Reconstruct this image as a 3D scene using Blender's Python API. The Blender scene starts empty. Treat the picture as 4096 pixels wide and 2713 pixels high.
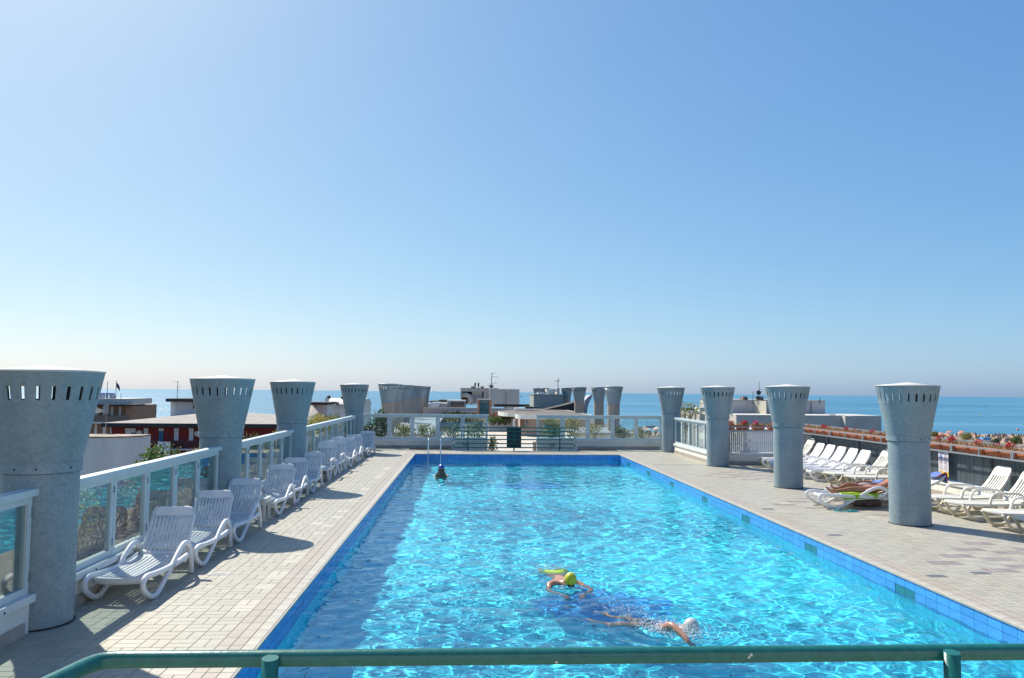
import bpy, bmesh, math, random
import numpy as np
from mathutils import Vector, Matrix

# ---------------------------------------------------------------- camera, sky, sun
sc = bpy.context.scene
COL = sc.collection
rnd = random.Random(11)
PW, PH = 4096, 2713
FPX, YAW, PIT, ROL, CAMZ = 3197.6, math.radians(3.131), math.radians(3.646), math.radians(0.5327), 2.492
cam = bpy.data.cameras.new('camera'); camo = bpy.data.objects.new('camera', cam); COL.objects.link(camo)
sc.camera = camo
cam.sensor_width = 36; cam.lens = 36 * FPX / PW; cam.clip_start = 0.05; cam.clip_end = 60000
_fw = Vector((math.sin(YAW) * math.cos(PIT), math.cos(YAW) * math.cos(PIT), math.sin(PIT)))
_r0 = Vector((math.cos(YAW), -math.sin(YAW), 0)); _u0 = _r0.cross(_fw)
_r = math.cos(ROL) * _r0 + math.sin(ROL) * _u0; _u = -math.sin(ROL) * _r0 + math.cos(ROL) * _u0
camo.matrix_world = Matrix(((_r.x, _u.x, -_fw.x, 0), (_r.y, _u.y, -_fw.y, 0), (_r.z, _u.z, -_fw.z, CAMZ), (0, 0, 0, 1)))

SUNV = Vector((-1.54, 2.10, 2.64)).normalized()      # towards the sun
world = bpy.data.worlds.new('World'); sc.world = world; world.use_nodes = True
wn = world.node_tree; bg = wn.nodes['Background']
sky = wn.nodes.new('ShaderNodeTexSky'); sky.sky_type = 'NISHITA'; sky.sun_disc = False
sky.sun_elevation = math.asin(SUNV.z); sky.sun_rotation = math.atan2(SUNV.x, SUNV.y)
sky.altitude = 800; sky.air_density = 0.8; sky.dust_density = 2.0; sky.ozone_density = 6.0
# the camera's tone response for the sky: one power curve per channel, the same in every direction
sep = wn.nodes.new('ShaderNodeSeparateColor'); com = wn.nodes.new('ShaderNodeCombineColor'); wn.links.new(sky.outputs[0], sep.inputs[0])
for ch, (gam, gain) in enumerate(((0.902, 1.162), (0.695, 1.122), (0.405, 1.04))):
    m0 = wn.nodes.new('ShaderNodeMath'); m0.operation = 'MULTIPLY'; m0.inputs[1].default_value = 0.1; wn.links.new(sep.outputs[ch], m0.inputs[0])
    m1 = wn.nodes.new('ShaderNodeMath'); m1.operation = 'POWER'; m1.inputs[1].default_value = gam; wn.links.new(m0.outputs[0], m1.inputs[0])
    m2 = wn.nodes.new('ShaderNodeMath'); m2.operation = 'MULTIPLY'; m2.inputs[1].default_value = gain / 0.1537; wn.links.new(m1.outputs[0], m2.inputs[0]); wn.links.new(m2.outputs[0], com.inputs[ch])
wn.links.new(com.outputs[0], bg.inputs[0]); bg.inputs[1].default_value = 0.1
sun = bpy.data.lights.new('sun', 'SUN'); suno = bpy.data.objects.new('sun', sun); COL.objects.link(suno)
sun.energy = 4.6; sun.angle = math.radians(0.53); sun.color = (1, 0.94, 0.82)
suno.rotation_euler = (-SUNV).to_track_quat('-Z', 'Y').to_euler()
sun.cycles.is_caustics_light = True
vs = sc.view_settings; vs.view_transform = 'Standard'; vs.look = 'None'; vs.gamma = 1; vs.exposure = 0.62; vs.use_curve_mapping = False
cy = sc.cycles; cy.use_denoising = True; cy.caustics_refractive = True; cy.caustics_reflective = False
cy.max_bounces = 10; cy.transparent_max_bounces = 24; cy.sample_clamp_indirect = 6

# ---------------------------------------------------------------- pixel -> place
def ray(x, y):
    return _fw + (x - PW / 2) / FPX * _r - (y - PH / 2) / FPX * _u
def aty(x, y, Y):
    d = ray(x, y); return Vector((0, 0, CAMZ)) + d * (Y / d.y)
def atz(x, y, z):
    d = ray(x, y); return Vector((0, 0, CAMZ)) + d * ((z - CAMZ) / d.z)
def project(P):
    d = Vector(P) - Vector((0, 0, CAMZ)); w = d.dot(_fw)
    if w < 0.1: return None
    return (PW / 2 + FPX * d.dot(_r) / w, PH / 2 - FPX * d.dot(_u) / w)
Z1 = lambda x, y: (x * .3507, 1450 + y * .3507)
Z2 = lambda x, y: (700 + x * .3507, 1450 + y * .3507)
Z3 = lambda x, y: (1450 + x * .2551, 1450 + y * .2551)
Z4 = lambda x, y: (2000 + x * .2956, 1450 + y * .2956)
Z5 = lambda x, y: (2600 + x * .3507, 1450 + y * .3507)
Z6 = lambda x, y: (3276 + x * .3507, 1450 + y * .3507)
def rect(Z, x0, y0, x1, y1, Y):
    a = aty(*Z(x0, (y0 + y1) / 2), Y); b = aty(*Z(x1, (y0 + y1) / 2), Y)
    t = aty(*Z((x0 + x1) / 2, y0), Y); u = aty(*Z((x0 + x1) / 2, y1), Y)
    return a.x, b.x, u.z, t.z

# ---------------------------------------------------------------- materials
MATS = {}
def mat(name, color, rough=0.6, metal=0.0, var=0.0, scale=8.0, bump=0.0, bscale=None, stretch=(1, 1, 1), spec=0.5, objrand=0.0, coord='Object',
        color2=None, lo=0.4, hi=0.65, islandrand=0.0, trans=0.0, detail=5):
    m = bpy.data.materials.new(name); m.use_nodes = True; nt = m.node_tree; N = nt.nodes; L = nt.links
    b = N['Principled BSDF']; b.inputs['Roughness'].default_value = rough; b.inputs['Metallic'].default_value = metal
    b.inputs['Specular IOR Level'].default_value = spec
    rgb = N.new('ShaderNodeRGB'); rgb.outputs[0].default_value = (*color, 1); src = rgb.outputs[0]
    tc = N.new('ShaderNodeTexCoord'); mp = N.new('ShaderNodeMapping'); mp.inputs['Scale'].default_value = stretch
    L.new(tc.outputs[coord], mp.inputs[0])
    if var or color2 is not None:
        no = N.new('ShaderNodeTexNoise'); no.inputs['Scale'].default_value = scale; no.inputs['Detail'].default_value = detail; no.inputs['Roughness'].default_value = .65
        L.new(mp.outputs[0], no.inputs['Vector'])
        ra = N.new('ShaderNodeMapRange'); ra.inputs[1].default_value = lo; ra.inputs[2].default_value = hi; L.new(no.outputs[0], ra.inputs[0])
        mx = N.new('ShaderNodeMix'); mx.data_type = 'RGBA'
        c2 = color2 if color2 is not None else tuple(min(1, c * (1 + var)) for c in color)
        if color2 is None: rgb.outputs[0].default_value = (*[c * (1 - var) for c in color], 1)
        L.new(ra.outputs[0], mx.inputs[0]); L.new(src, mx.inputs[6]); mx.inputs[7].default_value = (*c2, 1); src = mx.outputs[2]
    if objrand or islandrand:
        if objrand: oi = N.new('ShaderNodeObjectInfo'); o_ = oi.outputs['Random']; am = objrand
        else: oi = N.new('ShaderNodeNewGeometry'); o_ = oi.outputs['Random Per Island']; am = islandrand
        ra2 = N.new('ShaderNodeMapRange'); ra2.inputs[3].default_value = 1 - am; ra2.inputs[4].default_value = 1 + am; L.new(o_, ra2.inputs[0])
        hs = N.new('ShaderNodeHueSaturation'); L.new(ra2.outputs[0], hs.inputs['Value']); L.new(src, hs.inputs['Color']); src = hs.outputs[0]
    L.new(src, b.inputs['Base Color'])
    if bump:
        nb = N.new('ShaderNodeTexNoise'); nb.inputs['Scale'].default_value = bscale or scale * 4; nb.inputs['Detail'].default_value = 4
        L.new(mp.outputs[0], nb.inputs['Vector'])
        bp = N.new('ShaderNodeBump'); bp.inputs['Strength'].default_value = bump; bp.inputs['Distance'].default_value = .02
        L.new(nb.outputs[0], bp.inputs['Height']); L.new(bp.outputs[0], b.inputs['Normal'])
    if trans:
        tr = N.new('ShaderNodeBsdfTranslucent'); L.new(src, tr.inputs[0]); ms = N.new('ShaderNodeMixShader'); ms.inputs[0].default_value = trans
        out = N['Material Output']; L.new(b.outputs[0], ms.inputs[1]); L.new(tr.outputs[0], ms.inputs[2]); L.new(ms.outputs[0], out.inputs[0])
    MATS[name] = m; return m

# paving, pool
TILE = dict(rough=.48, scale=5, bump=.05, bscale=90, coord='Object')
mat('deck_tile', (.38, .36, .30), objrand=.06, color2=(.33, .295, .225), lo=.45, hi=.85, **TILE)
mat('deck_tile_field', (.38, .36, .30), islandrand=.06, color2=(.33, .295, .225), lo=.45, hi=.85, **TILE)
mat('dark_tile', (.27, .225, .21), rough=.5, objrand=.08, var=.08, scale=5)
mat('dark_tile_field', (.27, .225, .21), rough=.5, islandrand=.08, var=.08, scale=5)
mat('pale_tile', (.46, .42, .35), rough=.5, objrand=.05, var=.05)
mat('coping_tile', (.37, .325, .27), objrand=.06, color2=(.38, .30, .24), lo=.5, hi=.9, **TILE)
mat('coping_tile_field', (.37, .325, .27), islandrand=.06, color2=(.38, .30, .24), lo=.5, hi=.9, **TILE)
mat('coping_lip', (.42, .39, .33), rough=.5, objrand=.05, var=.08, scale=4)
mat('coping_lip_field', (.42, .39, .33), rough=.5, islandrand=.05, var=.08, scale=4)
mat('grout', (.10, .09, .075), rough=.9, var=.2, scale=3)
mat('blue_tile', (.06, .30, .70), rough=.18, objrand=.10, var=.05, scale=3)
mat('blue_tile_field', (.06, .30, .70), rough=.18, islandrand=.10, var=.05, scale=3)
mat('floor_tile', (.08, .80, .98), rough=.35, islandrand=.07)
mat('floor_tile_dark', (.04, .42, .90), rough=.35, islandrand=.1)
mat('blue_grout', (.03, .06, .10), rough=.8)
mat('floor_grout', (.05, .16, .22), rough=.8)
mat('teal', (.015, .17, .22), rough=.3, var=.1)
mat('skirting_tile', (.42, .37, .32), rough=.5, objrand=.1, var=.08, scale=4)
mat('paver', (.52, .47, .40), rough=.6, islandrand=.06, var=.05, scale=2)
# metal and paint
mat('aluminium', (.56, .64, .655), rough=.38, metal=.0, var=.04, scale=3, spec=.6)
mat('wall_plaster', (.80, .79, .71), rough=.85, color2=(.68, .67, .60), lo=.45, hi=.8, scale=2.2, bump=.12, bscale=40)
mat('cap_metal', (.72, .74, .72), rough=.45, color2=(.58, .59, .56), lo=.5, hi=.8, scale=4)
mat('steel', (.75, .76, .78), rough=.12, metal=1)
mat('green_paint', (.010, .115, .105), rough=.30, color2=(.016, .145, .132), scale=30, bump=.06, bscale=60, spec=.5)
mat('green_panel', (.008, .035, .04), rough=.5)
mat('dark_metal', (.03, .035, .045), rough=.5)
mat('rail_grey', (.30, .33, .36), rough=.42, metal=.3, var=.05)
mat('hinge', (.28, .30, .32), rough=.5, metal=.4)
mat('rubber', (.18, .17, .17), rough=.8)
mat('rubber_black', (.015, .015, .015), rough=.7)
mat('white_plastic', (.88, .88, .88), rough=.42, var=.02, scale=6, spec=.45, trans=.18)
mat('cream_plastic', (.78, .77, .71), rough=.45, var=.03, scale=6, spec=.45, trans=.15)
mat('tan_plastic', (.66, .60, .46), rough=.5, var=.03, scale=6)
mat('cap_white', (.62, .60, .55), rough=.6, var=.06, scale=3)
mat('concrete_tube', (.40, .335, .27), rough=.85, color2=(.32, .27, .215), scale=1.5, stretch=(1, 1, .25), bump=.1, bscale=30)
mat('bright_metal', (.85, .86, .88), rough=.12, metal=.9)
# building skins
mat('white_wall', (.74, .72, .72), rough=.85, color2=(.64, .61, .60), scale=1.2, stretch=(1, 1, .3))
mat('grey_wall', (.56, .53, .49), rough=.85, color2=(.50, .46, .43), scale=.6)
mat('pink_wall', (.56, .42, .36), rough=.85, var=.05, scale=.8)
mat('peach_wall', (.62, .27, .15), rough=.8, var=.06, scale=1)
mat('red_wall', (.20, .014, .014), rough=.75, var=.12, scale=1.5)
mat('brown_wall', (.30, .17, .11), rough=.8, var=.15, scale=1.5)
mat('raw_concrete', (.38, .40, .36), rough=.9, color2=(.24, .28, .26), scale=1.0, stretch=(2, 2, .4), lo=.35, hi=.75)
mat('roof_felt', (.36, .33, .30), rough=.9, color2=(.29, .26, .24), scale=.8)
mat('roof_brown', (.15, .125, .11), rough=.9, color2=(.11, .095, .085), scale=.5)
mat('roof_dark', (.035, .033, .035), rough=.8, var=.15)
mat('roof_seam', (.33, .32, .31), rough=.6)
mat('rust_edge', (.30, .23, .18), rough=.8, var=.3, scale=3)
mat('shutter', (.62, .61, .62), rough=.7, var=.04)
mat('curtain_blue', (.03, .12, .25), rough=.6)
mat('window_dark', (.02, .03, .05), rough=.1, spec=.8)
mat('window_teal', (.04, .16, .20), rough=.06, spec=.9)
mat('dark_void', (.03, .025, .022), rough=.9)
mat('door_grey', (.30, .31, .36), rough=.7)
mat('vent_brown', (.20, .16, .13), rough=.8, var=.2)
mat('sheet', (.72, .70, .80), rough=.9)
mat('sheet_blue', (.20, .26, .60), rough=.9)
mat('flag_dark', (.05, .08, .13), rough=.8)
mat('terracotta', (.52, .17, .075), rough=.8, objrand=.08, var=.10, scale=6)
mat('soil', (.09, .06, .04), rough=.95, var=.3, scale=20)
# plants
mat('leaf_green', (.08, .15, .03), rough=.55, islandrand=.55, trans=.35)
mat('leaf_dark', (.020, .065, .012), rough=.5, islandrand=.5, trans=.25)
mat('leaf_yellow', (.42, .32, .04), rough=.6, islandrand=.5, trans=.35)
mat('leaf_olive', (.26, .25, .08), rough=.6, islandrand=.5, trans=.35)
mat('leaf_grey', (.12, .17, .11), rough=.6, islandrand=.4, trans=.3)
mat('leaf_red', (.20, .06, .03), rough=.6, islandrand=.5, trans=.35)
mat('dry_stem', (.48, .34, .20), rough=.9, islandrand=.45, trans=.2)
mat('petal_red', (.55, .012, .012), rough=.6, islandrand=.3, trans=.2)
mat('petal_pink', (.75, .06, .25), rough=.6, islandrand=.3, trans=.2)
mat('bark', (.10, .065, .04), rough=.9, var=.2)
# people, cloth
mat('skin_tan', (.36, .155, .085), rough=.38, var=.06, scale=5)
mat('skin_brown', (.24, .11, .065), rough=.38, var=.06, scale=5)
mat('skin_light', (.42, .20, .13), rough=.42, var=.05, scale=5)
mat('cap_yellow', (.62, .58, .03), rough=.25)
mat('cap_blue', (.02, .09, .45), rough=.25)
mat('cap_pale', (.50, .50, .48), rough=.3)
mat('lime', (.30, .48, .02), rough=.75, var=.08, scale=14, bump=.3, bscale=120)
mat('lime_edge', (.70, .80, .62), rough=.8)
mat('orange_cloth', (.75, .12, .03), rough=.7)
mat('navy_cloth', (.02, .03, .10), rough=.6)
mat('blue_cloth', (.05, .12, .42), rough=.75, color2=(.12, .22, .55), scale=18, lo=.4, hi=.6)
mat('red_trim', (.60, .05, .06), rough=.8)
mat('hair_dark', (.02, .013, .01), rough=.6)
mat('eye_dark', (.01, .01, .01), rough=.2)
mat('lens_dark', (.02, .02, .03), rough=.08)
mat('bag_cloth', (.20, .15, .14), rough=.9, var=.2)
mat('turquoise', (.01, .33, .36), rough=.5)
mat('foam', (.85, .90, .92), rough=.3)
# sign
mat('sign_white', (.66, .67, .70), rough=.25)
mat('sign_yellow', (.80, .60, .02), rough=.3)
mat('sign_red', (.55, .03, .04), rough=.4)
mat('sign_blue', (.03, .05, .40), rough=.4)
mat('sign_ink', (.03, .03, .05), rough=.5)
# land
mat('sand', (.46, .33, .19), rough=.95, color2=(.38, .27, .16), scale=.08, lo=.4, hi=.6)
mat('land', (.16, .15, .12), rough=.95, color2=(.07, .10, .04), scale=.03)
mat('umbrella_orange', (.62, .22, .10), rough=.8)
mat('umbrella_white', (.75, .72, .70), rough=.8)
mat('crowd_skin', (.36, .25, .17), rough=.8, islandrand=.6)
mat('crowd_blue', (.20, .20, .26), rough=.8, islandrand=.6)
mat('hut_blue', (.04, .25, .55), rough=.7)
mat('hull', (.65, .64, .62), rough=.6)
mat('hull_red', (.35, .06, .05), rough=.6)
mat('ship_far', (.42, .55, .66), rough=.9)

def overlay(name, color, scale, lo, hi, amount, detail=4):
    """stains or chips in world space over a material's base colour"""
    nt = MATS[name].node_tree; N = nt.nodes; L = nt.links; b = N['Principled BSDF']; src = b.inputs['Base Color'].links[0].from_socket
    g = N.new('ShaderNodeNewGeometry'); no = N.new('ShaderNodeTexNoise'); no.inputs['Scale'].default_value = scale; no.inputs['Detail'].default_value = detail; no.inputs['Roughness'].default_value = .6
    L.new(g.outputs['Position'], no.inputs['Vector']); ra = N.new('ShaderNodeMapRange'); ra.inputs[1].default_value = lo; ra.inputs[2].default_value = hi; ra.inputs[4].default_value = amount; L.new(no.outputs[0], ra.inputs[0])
    mx = N.new('ShaderNodeMix'); mx.data_type = 'RGBA'; L.new(ra.outputs[0], mx.inputs[0]); L.new(src, mx.inputs[6]); mx.inputs[7].default_value = (*color, 1); L.new(mx.outputs[2], b.inputs['Base Color'])
for nm_ in ('deck_tile', 'deck_tile_field', 'coping_tile', 'coping_tile_field', 'pale_tile'):
    overlay(nm_, (.36, .31, .20), .45, .48, .72, .35); overlay(nm_, (.17, .15, .13), 1.7, .60, .80, .25, 8)
for nm_ in ('wall_plaster', 'cap_metal', 'skirting_tile'): overlay(nm_, (.30, .27, .22), 2.5, .55, .85, .5, 8)
overlay('green_paint', (.55, .56, .52), 24, .755, .77, .9, 2)

def galvanised():
    m = mat('galvanised', (.155, .185, .205), rough=.55, metal=.15, spec=.4); nt = m.node_tree; N = nt.nodes; L = nt.links; b = N['Principled BSDF']
    tc = N.new('ShaderNodeTexCoord'); v = N.new('ShaderNodeTexVoronoi'); v.inputs['Scale'].default_value = 34; L.new(tc.outputs['Object'], v.inputs['Vector'])
    n = N.new('ShaderNodeTexNoise'); n.inputs['Scale'].default_value = 2.2; n.inputs['Detail'].default_value = 7; n.inputs['Roughness'].default_value = .7; L.new(tc.outputs['Object'], n.inputs['Vector'])
    mp = N.new('ShaderNodeMapping'); mp.inputs['Scale'].default_value = (9, 9, .5); L.new(tc.outputs['Object'], mp.inputs[0])
    st = N.new('ShaderNodeTexNoise'); st.inputs['Scale'].default_value = 1.5; st.inputs['Detail'].default_value = 3; L.new(mp.outputs[0], st.inputs['Vector'])
    sp = N.new('ShaderNodeSeparateColor'); L.new(v.outputs['Color'], sp.inputs[0])
    a1 = N.new('ShaderNodeMath'); a1.operation = 'MULTIPLY_ADD'; L.new(sp.outputs[0], a1.inputs[0]); a1.inputs[1].default_value = .28; L.new(n.outputs[0], a1.inputs[2])
    a2 = N.new('ShaderNodeMath'); a2.operation = 'MULTIPLY_ADD'; L.new(st.outputs[0], a2.inputs[0]); a2.inputs[1].default_value = .25; L.new(a1.outputs[0], a2.inputs[2])
    cr = N.new('ShaderNodeValToRGB'); cr.color_ramp.elements[0].position = .42; cr.color_ramp.elements[0].color = (.185, .25, .285, 1)
    cr.color_ramp.elements[1].position = 1.0; cr.color_ramp.elements[1].color = (.285, .36, .395, 1); L.new(a2.outputs[0], cr.inputs[0]); L.new(cr.outputs[0], b.inputs['Base Color'])
    r = N.new('ShaderNodeMapRange'); r.inputs[1].default_value = .3; r.inputs[2].default_value = .9; r.inputs[3].default_value = .62; r.inputs[4].default_value = .42; L.new(a1.outputs[0], r.inputs[0]); L.new(r.outputs[0], b.inputs['Roughness'])
galvanised()

def glass_mat(name, trans, ior):
    m = bpy.data.materials.new(name); m.use_nodes = True; nt = m.node_tree; N = nt.nodes; L = nt.links; N.clear()
    t = N.new('ShaderNodeBsdfTransparent'); t.inputs[0].default_value = (*trans, 1)
    g = N.new('ShaderNodeBsdfGlossy'); g.inputs['Roughness'].default_value = .01; g.inputs[0].default_value = (.95, 1, 1, 1)
    f = N.new('ShaderNodeFresnel'); ge = N.new('ShaderNodeNewGeometry'); mr = N.new('ShaderNodeMapRange'); mr.inputs[3].default_value = ior; mr.inputs[4].default_value = 1 / ior; L.new(ge.outputs['Backfacing'], mr.inputs[0]); L.new(mr.outputs[0], f.inputs[0])
    ms = N.new('ShaderNodeMixShader'); L.new(f.outputs[0], ms.inputs[0]); L.new(t.outputs[0], ms.inputs[1]); L.new(g.outputs[0], ms.inputs[2])
    o = N.new('ShaderNodeOutputMaterial'); L.new(ms.outputs[0], o.inputs[0]); MATS[name] = m
glass_mat('pane_glass', (.90, .95, .94), 1.6); glass_mat('solar_glass', (.78, .85, .83), 2.3)

def water_mat():
    m = bpy.data.materials.new('pool_water'); m.use_nodes = True; nt = m.node_tree; N = nt.nodes; L = nt.links; N.clear()
    g = N.new('ShaderNodeBsdfGlass'); g.inputs['Roughness'].default_value = 0; g.inputs['IOR'].default_value = 1.33; g.inputs[0].default_value = (.88, .98, 1, 1)
    o = N.new('ShaderNodeOutputMaterial'); L.new(g.outputs[0], o.inputs[0]); MATS['pool_water'] = m
water_mat()

def sea_mat():
    m = mat('sea_water', (.028, .17, .30), rough=.34, spec=.5); nt = m.node_tree; N = nt.nodes; L = nt.links; b = N['Principled BSDF']; b.inputs['IOR'].default_value = 1.33
    g = N.new('ShaderNodeNewGeometry')
    mp = N.new('ShaderNodeMapping'); mp.inputs['Scale'].default_value = (.0016, .009, 0); L.new(g.outputs['Position'], mp.inputs[0])
    n = N.new('ShaderNodeTexNoise'); n.inputs['Scale'].default_value = 1; n.inputs['Detail'].default_value = 5; L.new(mp.outputs[0], n.inputs['Vector'])
    cr = N.new('ShaderNodeValToRGB'); cr.color_ramp.elements[0].position = .36; cr.color_ramp.elements[0].color = (.040, .160, .255, 1)
    cr.color_ramp.elements[1].position = .66; cr.color_ramp.elements[1].color = (.07, .235, .345, 1); L.new(n.outputs[0], cr.inputs[0]); L.new(cr.outputs[0], b.inputs['Base Color'])
    r = N.new('ShaderNodeMapRange'); r.inputs[1].default_value = .35; r.inputs[2].default_value = .7; r.inputs[3].default_value = .42; r.inputs[4].default_value = .20; L.new(n.outputs[0], r.inputs[0]); L.new(r.outputs[0], b.inputs['Roughness'])
    m2 = N.new('ShaderNodeMapping'); m2.inputs['Scale'].default_value = (.25, .5, 0); L.new(g.outputs['Position'], m2.inputs[0])
    n2 = N.new('ShaderNodeTexNoise'); n2.inputs['Scale'].default_value = 1; n2.inputs['Detail'].default_value = 6; L.new(m2.outputs[0], n2.inputs['Vector'])
    bp = N.new('ShaderNodeBump'); bp.inputs['Strength'].default_value = .9; bp.inputs['Distance'].default_value = 1.1; L.new(n2.outputs[0], bp.inputs['Height']); L.new(bp.outputs[0], b.inputs['Normal'])
sea_mat()

# ---------------------------------------------------------------- mesh helpers
class MB:
    def __init__(s): s.v = []; s.f = []; s.sm = []; s.mi = []; s.cur = 0
    def face(s, idx, smooth=False): s.f.append(tuple(idx)); s.sm.append(smooth); s.mi.append(s.cur)
    def quad(s, a, b, c, d, smooth=False):
        n = len(s.v); s.v += [tuple(a), tuple(b), tuple(c), tuple(d)]; s.face((n, n + 1, n + 2, n + 3), smooth)
    def box(s, x0, x1, y0, y1, z0, z1, nobottom=False):
        n = len(s.v); s.v += [(x0, y0, z0), (x1, y0, z0), (x1, y1, z0), (x0, y1, z0), (x0, y0, z1), (x1, y0, z1), (x1, y1, z1), (x0, y1, z1)]
        for q in ((4, 5, 6, 7), (0, 1, 5, 4), (1, 2, 6, 5), (2, 3, 7, 6), (3, 0, 4, 7)) + (() if nobottom else ((3, 2, 1, 0),)): s.face([n + i for i in q])
        return s
    def bbox(s, x0, x1, y0, y1, z0, z1, b):
        """box with chamfered top edges"""
        n = len(s.v)
        s.v += [(x0, y0, z0), (x1, y0, z0), (x1, y1, z0), (x0, y1, z0), (x0, y0, z1 - b), (x1, y0, z1 - b), (x1, y1, z1 - b), (x0, y1, z1 - b),
                (x0 + b, y0 + b, z1), (x1 - b, y0 + b, z1), (x1 - b, y1 - b, z1), (x0 + b, y1 - b, z1)]
        for q in ((8, 9, 10, 11), (4, 5, 9, 8), (5, 6, 10, 9), (6, 7, 11, 10), (7, 4, 8, 11), (0, 1, 5, 4), (1, 2, 6, 5), (2, 3, 7, 6), (3, 0, 4, 7)): s.face([n + i for i in q])
        return s
    def prism(s, poly, a, b, axis='y'):
        """extrude a 2D polygon along axis; poly in (x,z) for y, (y,z) for x, (x,y) for z"""
        n = len(s.v); k = len(poly)
        for t in (a, b):
            for (p, q) in poly: s.v.append((p, t, q) if axis == 'y' else ((t, p, q) if axis == 'x' else (p, q, t)))
        for i in range(k): j = (i + 1) % k; s.face((n + i, n + j, n + k + j, n + k + i))
        s.face([n + i for i in range(k)][::-1]); s.face([n + k + i for i in range(k)])
        return s
    def rev(s, prof, n=32, c=(0, 0), cap0=False, cap1=False, smooth=True):
        b = len(s.v)
        for (r, z) in prof:
            for i in range(n):
                a = 2 * math.pi * i / n; s.v.append((c[0] + r * math.cos(a), c[1] + r * math.sin(a), z))
        for k in range(len(prof) - 1):
            for i in range(n): j = (i + 1) % n; s.face((b + k * n + i, b + k * n + j, b + (k + 1) * n + j, b + (k + 1) * n + i), smooth)
        if cap0: s.face([b + i for i in range(n)][::-1])
        if cap1: s.face([b + (len(prof) - 1) * n + i for i in range(n)])
        return s
    def sweep(s, path, sect, side=None, closed=False, smooth=True, scales=None):
        """sweep a closed cross-section (list of (a,b)): a along side, b along the in-plane normal"""
        P = [Vector(p) for p in path]; b0 = len(s.v); k = len(sect); n = len(P); up = None
        for i, p in enumerate(P):
            if closed: t = (P[(i + 1) % n] - P[i - 1]).normalized()
            else: t = (P[min(i + 1, n - 1)] - P[max(i - 1, 0)]).normalized()
            if side is not None: sd = Vector(side)
            else:
                if up is None: up = Vector((0, 0, 1)) if abs(t.z) < .9 else Vector((0, 1, 0))
                sd = t.cross(up); sd.normalize(); up = sd.cross(t).normalized()
            nm = sd.cross(t).normalized(); q = scales[i] if scales else 1
            for (a, c) in sect: s.v.append(tuple(p + sd * a * q + nm * c * q))
        for i in range(n if closed else n - 1):
            i2 = (i + 1) % n
            for j in range(k): j2 = (j + 1) % k; s.face((b0 + i * k + j, b0 + i * k + j2, b0 + i2 * k + j2, b0 + i2 * k + j), smooth)
        if not closed: s.face([b0 + j for j in range(k)][::-1]); s.face([b0 + (n - 1) * k + j for j in range(k)])
        return s
    def tube(s, path, r, n=10, closed=False, scales=None):
        return s.sweep(path, [(r * math.cos(2 * math.pi * i / n), r * math.sin(2 * math.pi * i / n)) for i in range(n)], None, closed, True, scales)
    def ball(s, c, r, seg=10, rings=6):
        rx, ry, rz = (r, r, r) if not isinstance(r, (tuple, list)) else r
        b = len(s.v); s.v.append((c[0], c[1], c[2] - rz))
        for k in range(1, rings):
            ph = -math.pi / 2 + math.pi * k / rings
            for i in range(seg): a = 2 * math.pi * i / seg; s.v.append((c[0] + rx * math.cos(ph) * math.cos(a), c[1] + ry * math.cos(ph) * math.sin(a), c[2] + rz * math.sin(ph)))
        s.v.append((c[0], c[1], c[2] + rz)); e = len(s.v) - 1
        for i in range(seg):
            j = (i + 1) % seg; s.face((b, b + 1 + j, b + 1 + i), True); s.face((e, e - seg + i, e - seg + j), True)
            for k in range(rings - 2): p = b + 1 + k * seg; s.face((p + i, p + j, p + seg + j, p + seg + i), True)
        return s
    def mesh(s, name, mats):
        me = bpy.data.meshes.new(name); me.from_pydata(s.v, [], s.f)
        me.polygons.foreach_set('use_smooth', s.sm)
        if not isinstance(mats, (list, tuple)): mats = [mats]
        for m in mats: me.materials.append(MATS[m])
        if len(mats) > 1: me.polygons.foreach_set('material_index', s.mi)
        me.update(); return me
    def build(s, name, mats, parent=None, **kw): return obj(name, s.mesh(name, mats), parent, **kw)

def obj(name, data, parent=None, loc=None, rot=None, **kw):
    o = bpy.data.objects.new(name, data); COL.objects.link(o)
    if parent is not None: o.parent = parent
    if loc is not None: o.location = loc
    if rot is not None: o.rotation_euler = rot
    tag(o, **kw); return o
def tag(o, label=None, cat=None, group=None, kind=None):
    if label: o['label'] = label
    if cat: o['category'] = cat
    if group: o['group'] = group
    if kind: o['kind'] = kind
    return o
def thing(name, label, cat, loc=(0, 0, 0), rz=0, group=None, kind=None):
    o = bpy.data.objects.new(name, None); COL.objects.link(o); o.location = loc; o.rotation_euler = (0, 0, rz); o.empty_display_size = .2
    return tag(o, label, cat, group, kind)
KIDS = {}
def copy_tree(o, parent=None):
    c = o.copy(); COL.objects.link(c)
    if parent is not None: c.parent = parent
    for ch in list(o.children): copy_tree(ch, c)
    return c
def spline(pts, n=8, closed=False):
    P = [Vector(p) for p in pts]; out = []
    m = len(P)
    for i in range(m if closed else m - 1):
        p0 = P[(i - 1) % m] if closed or i > 0 else P[0] * 2 - P[1]
        p1 = P[i]; p2 = P[(i + 1) % m]
        p3 = P[(i + 2) % m] if closed or i + 2 < m else P[-1] * 2 - P[-2]
        for k in range(n):
            t = k / n; out.append(.5 * ((2 * p1) + (p2 - p0) * t + (2 * p0 - 5 * p1 + 4 * p2 - p3) * t * t + (3 * p1 - p0 - 3 * p2 + p3) * t ** 3))
    if not closed: out.append(P[-1])
    return out
def rrect(w, h, r, k=3):
    out = []
    for (cx, cz, a0) in ((w / 2 - r, h / 2 - r, 0), (-w / 2 + r, h / 2 - r, 90), (-w / 2 + r, -h / 2 + r, 180), (w / 2 - r, -h / 2 + r, 270)):
        for i in range(k): a = math.radians(a0 + 90 * i / (k - 1)); out.append((cx + r * math.cos(a), cz + r * math.sin(a)))
    return out
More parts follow.
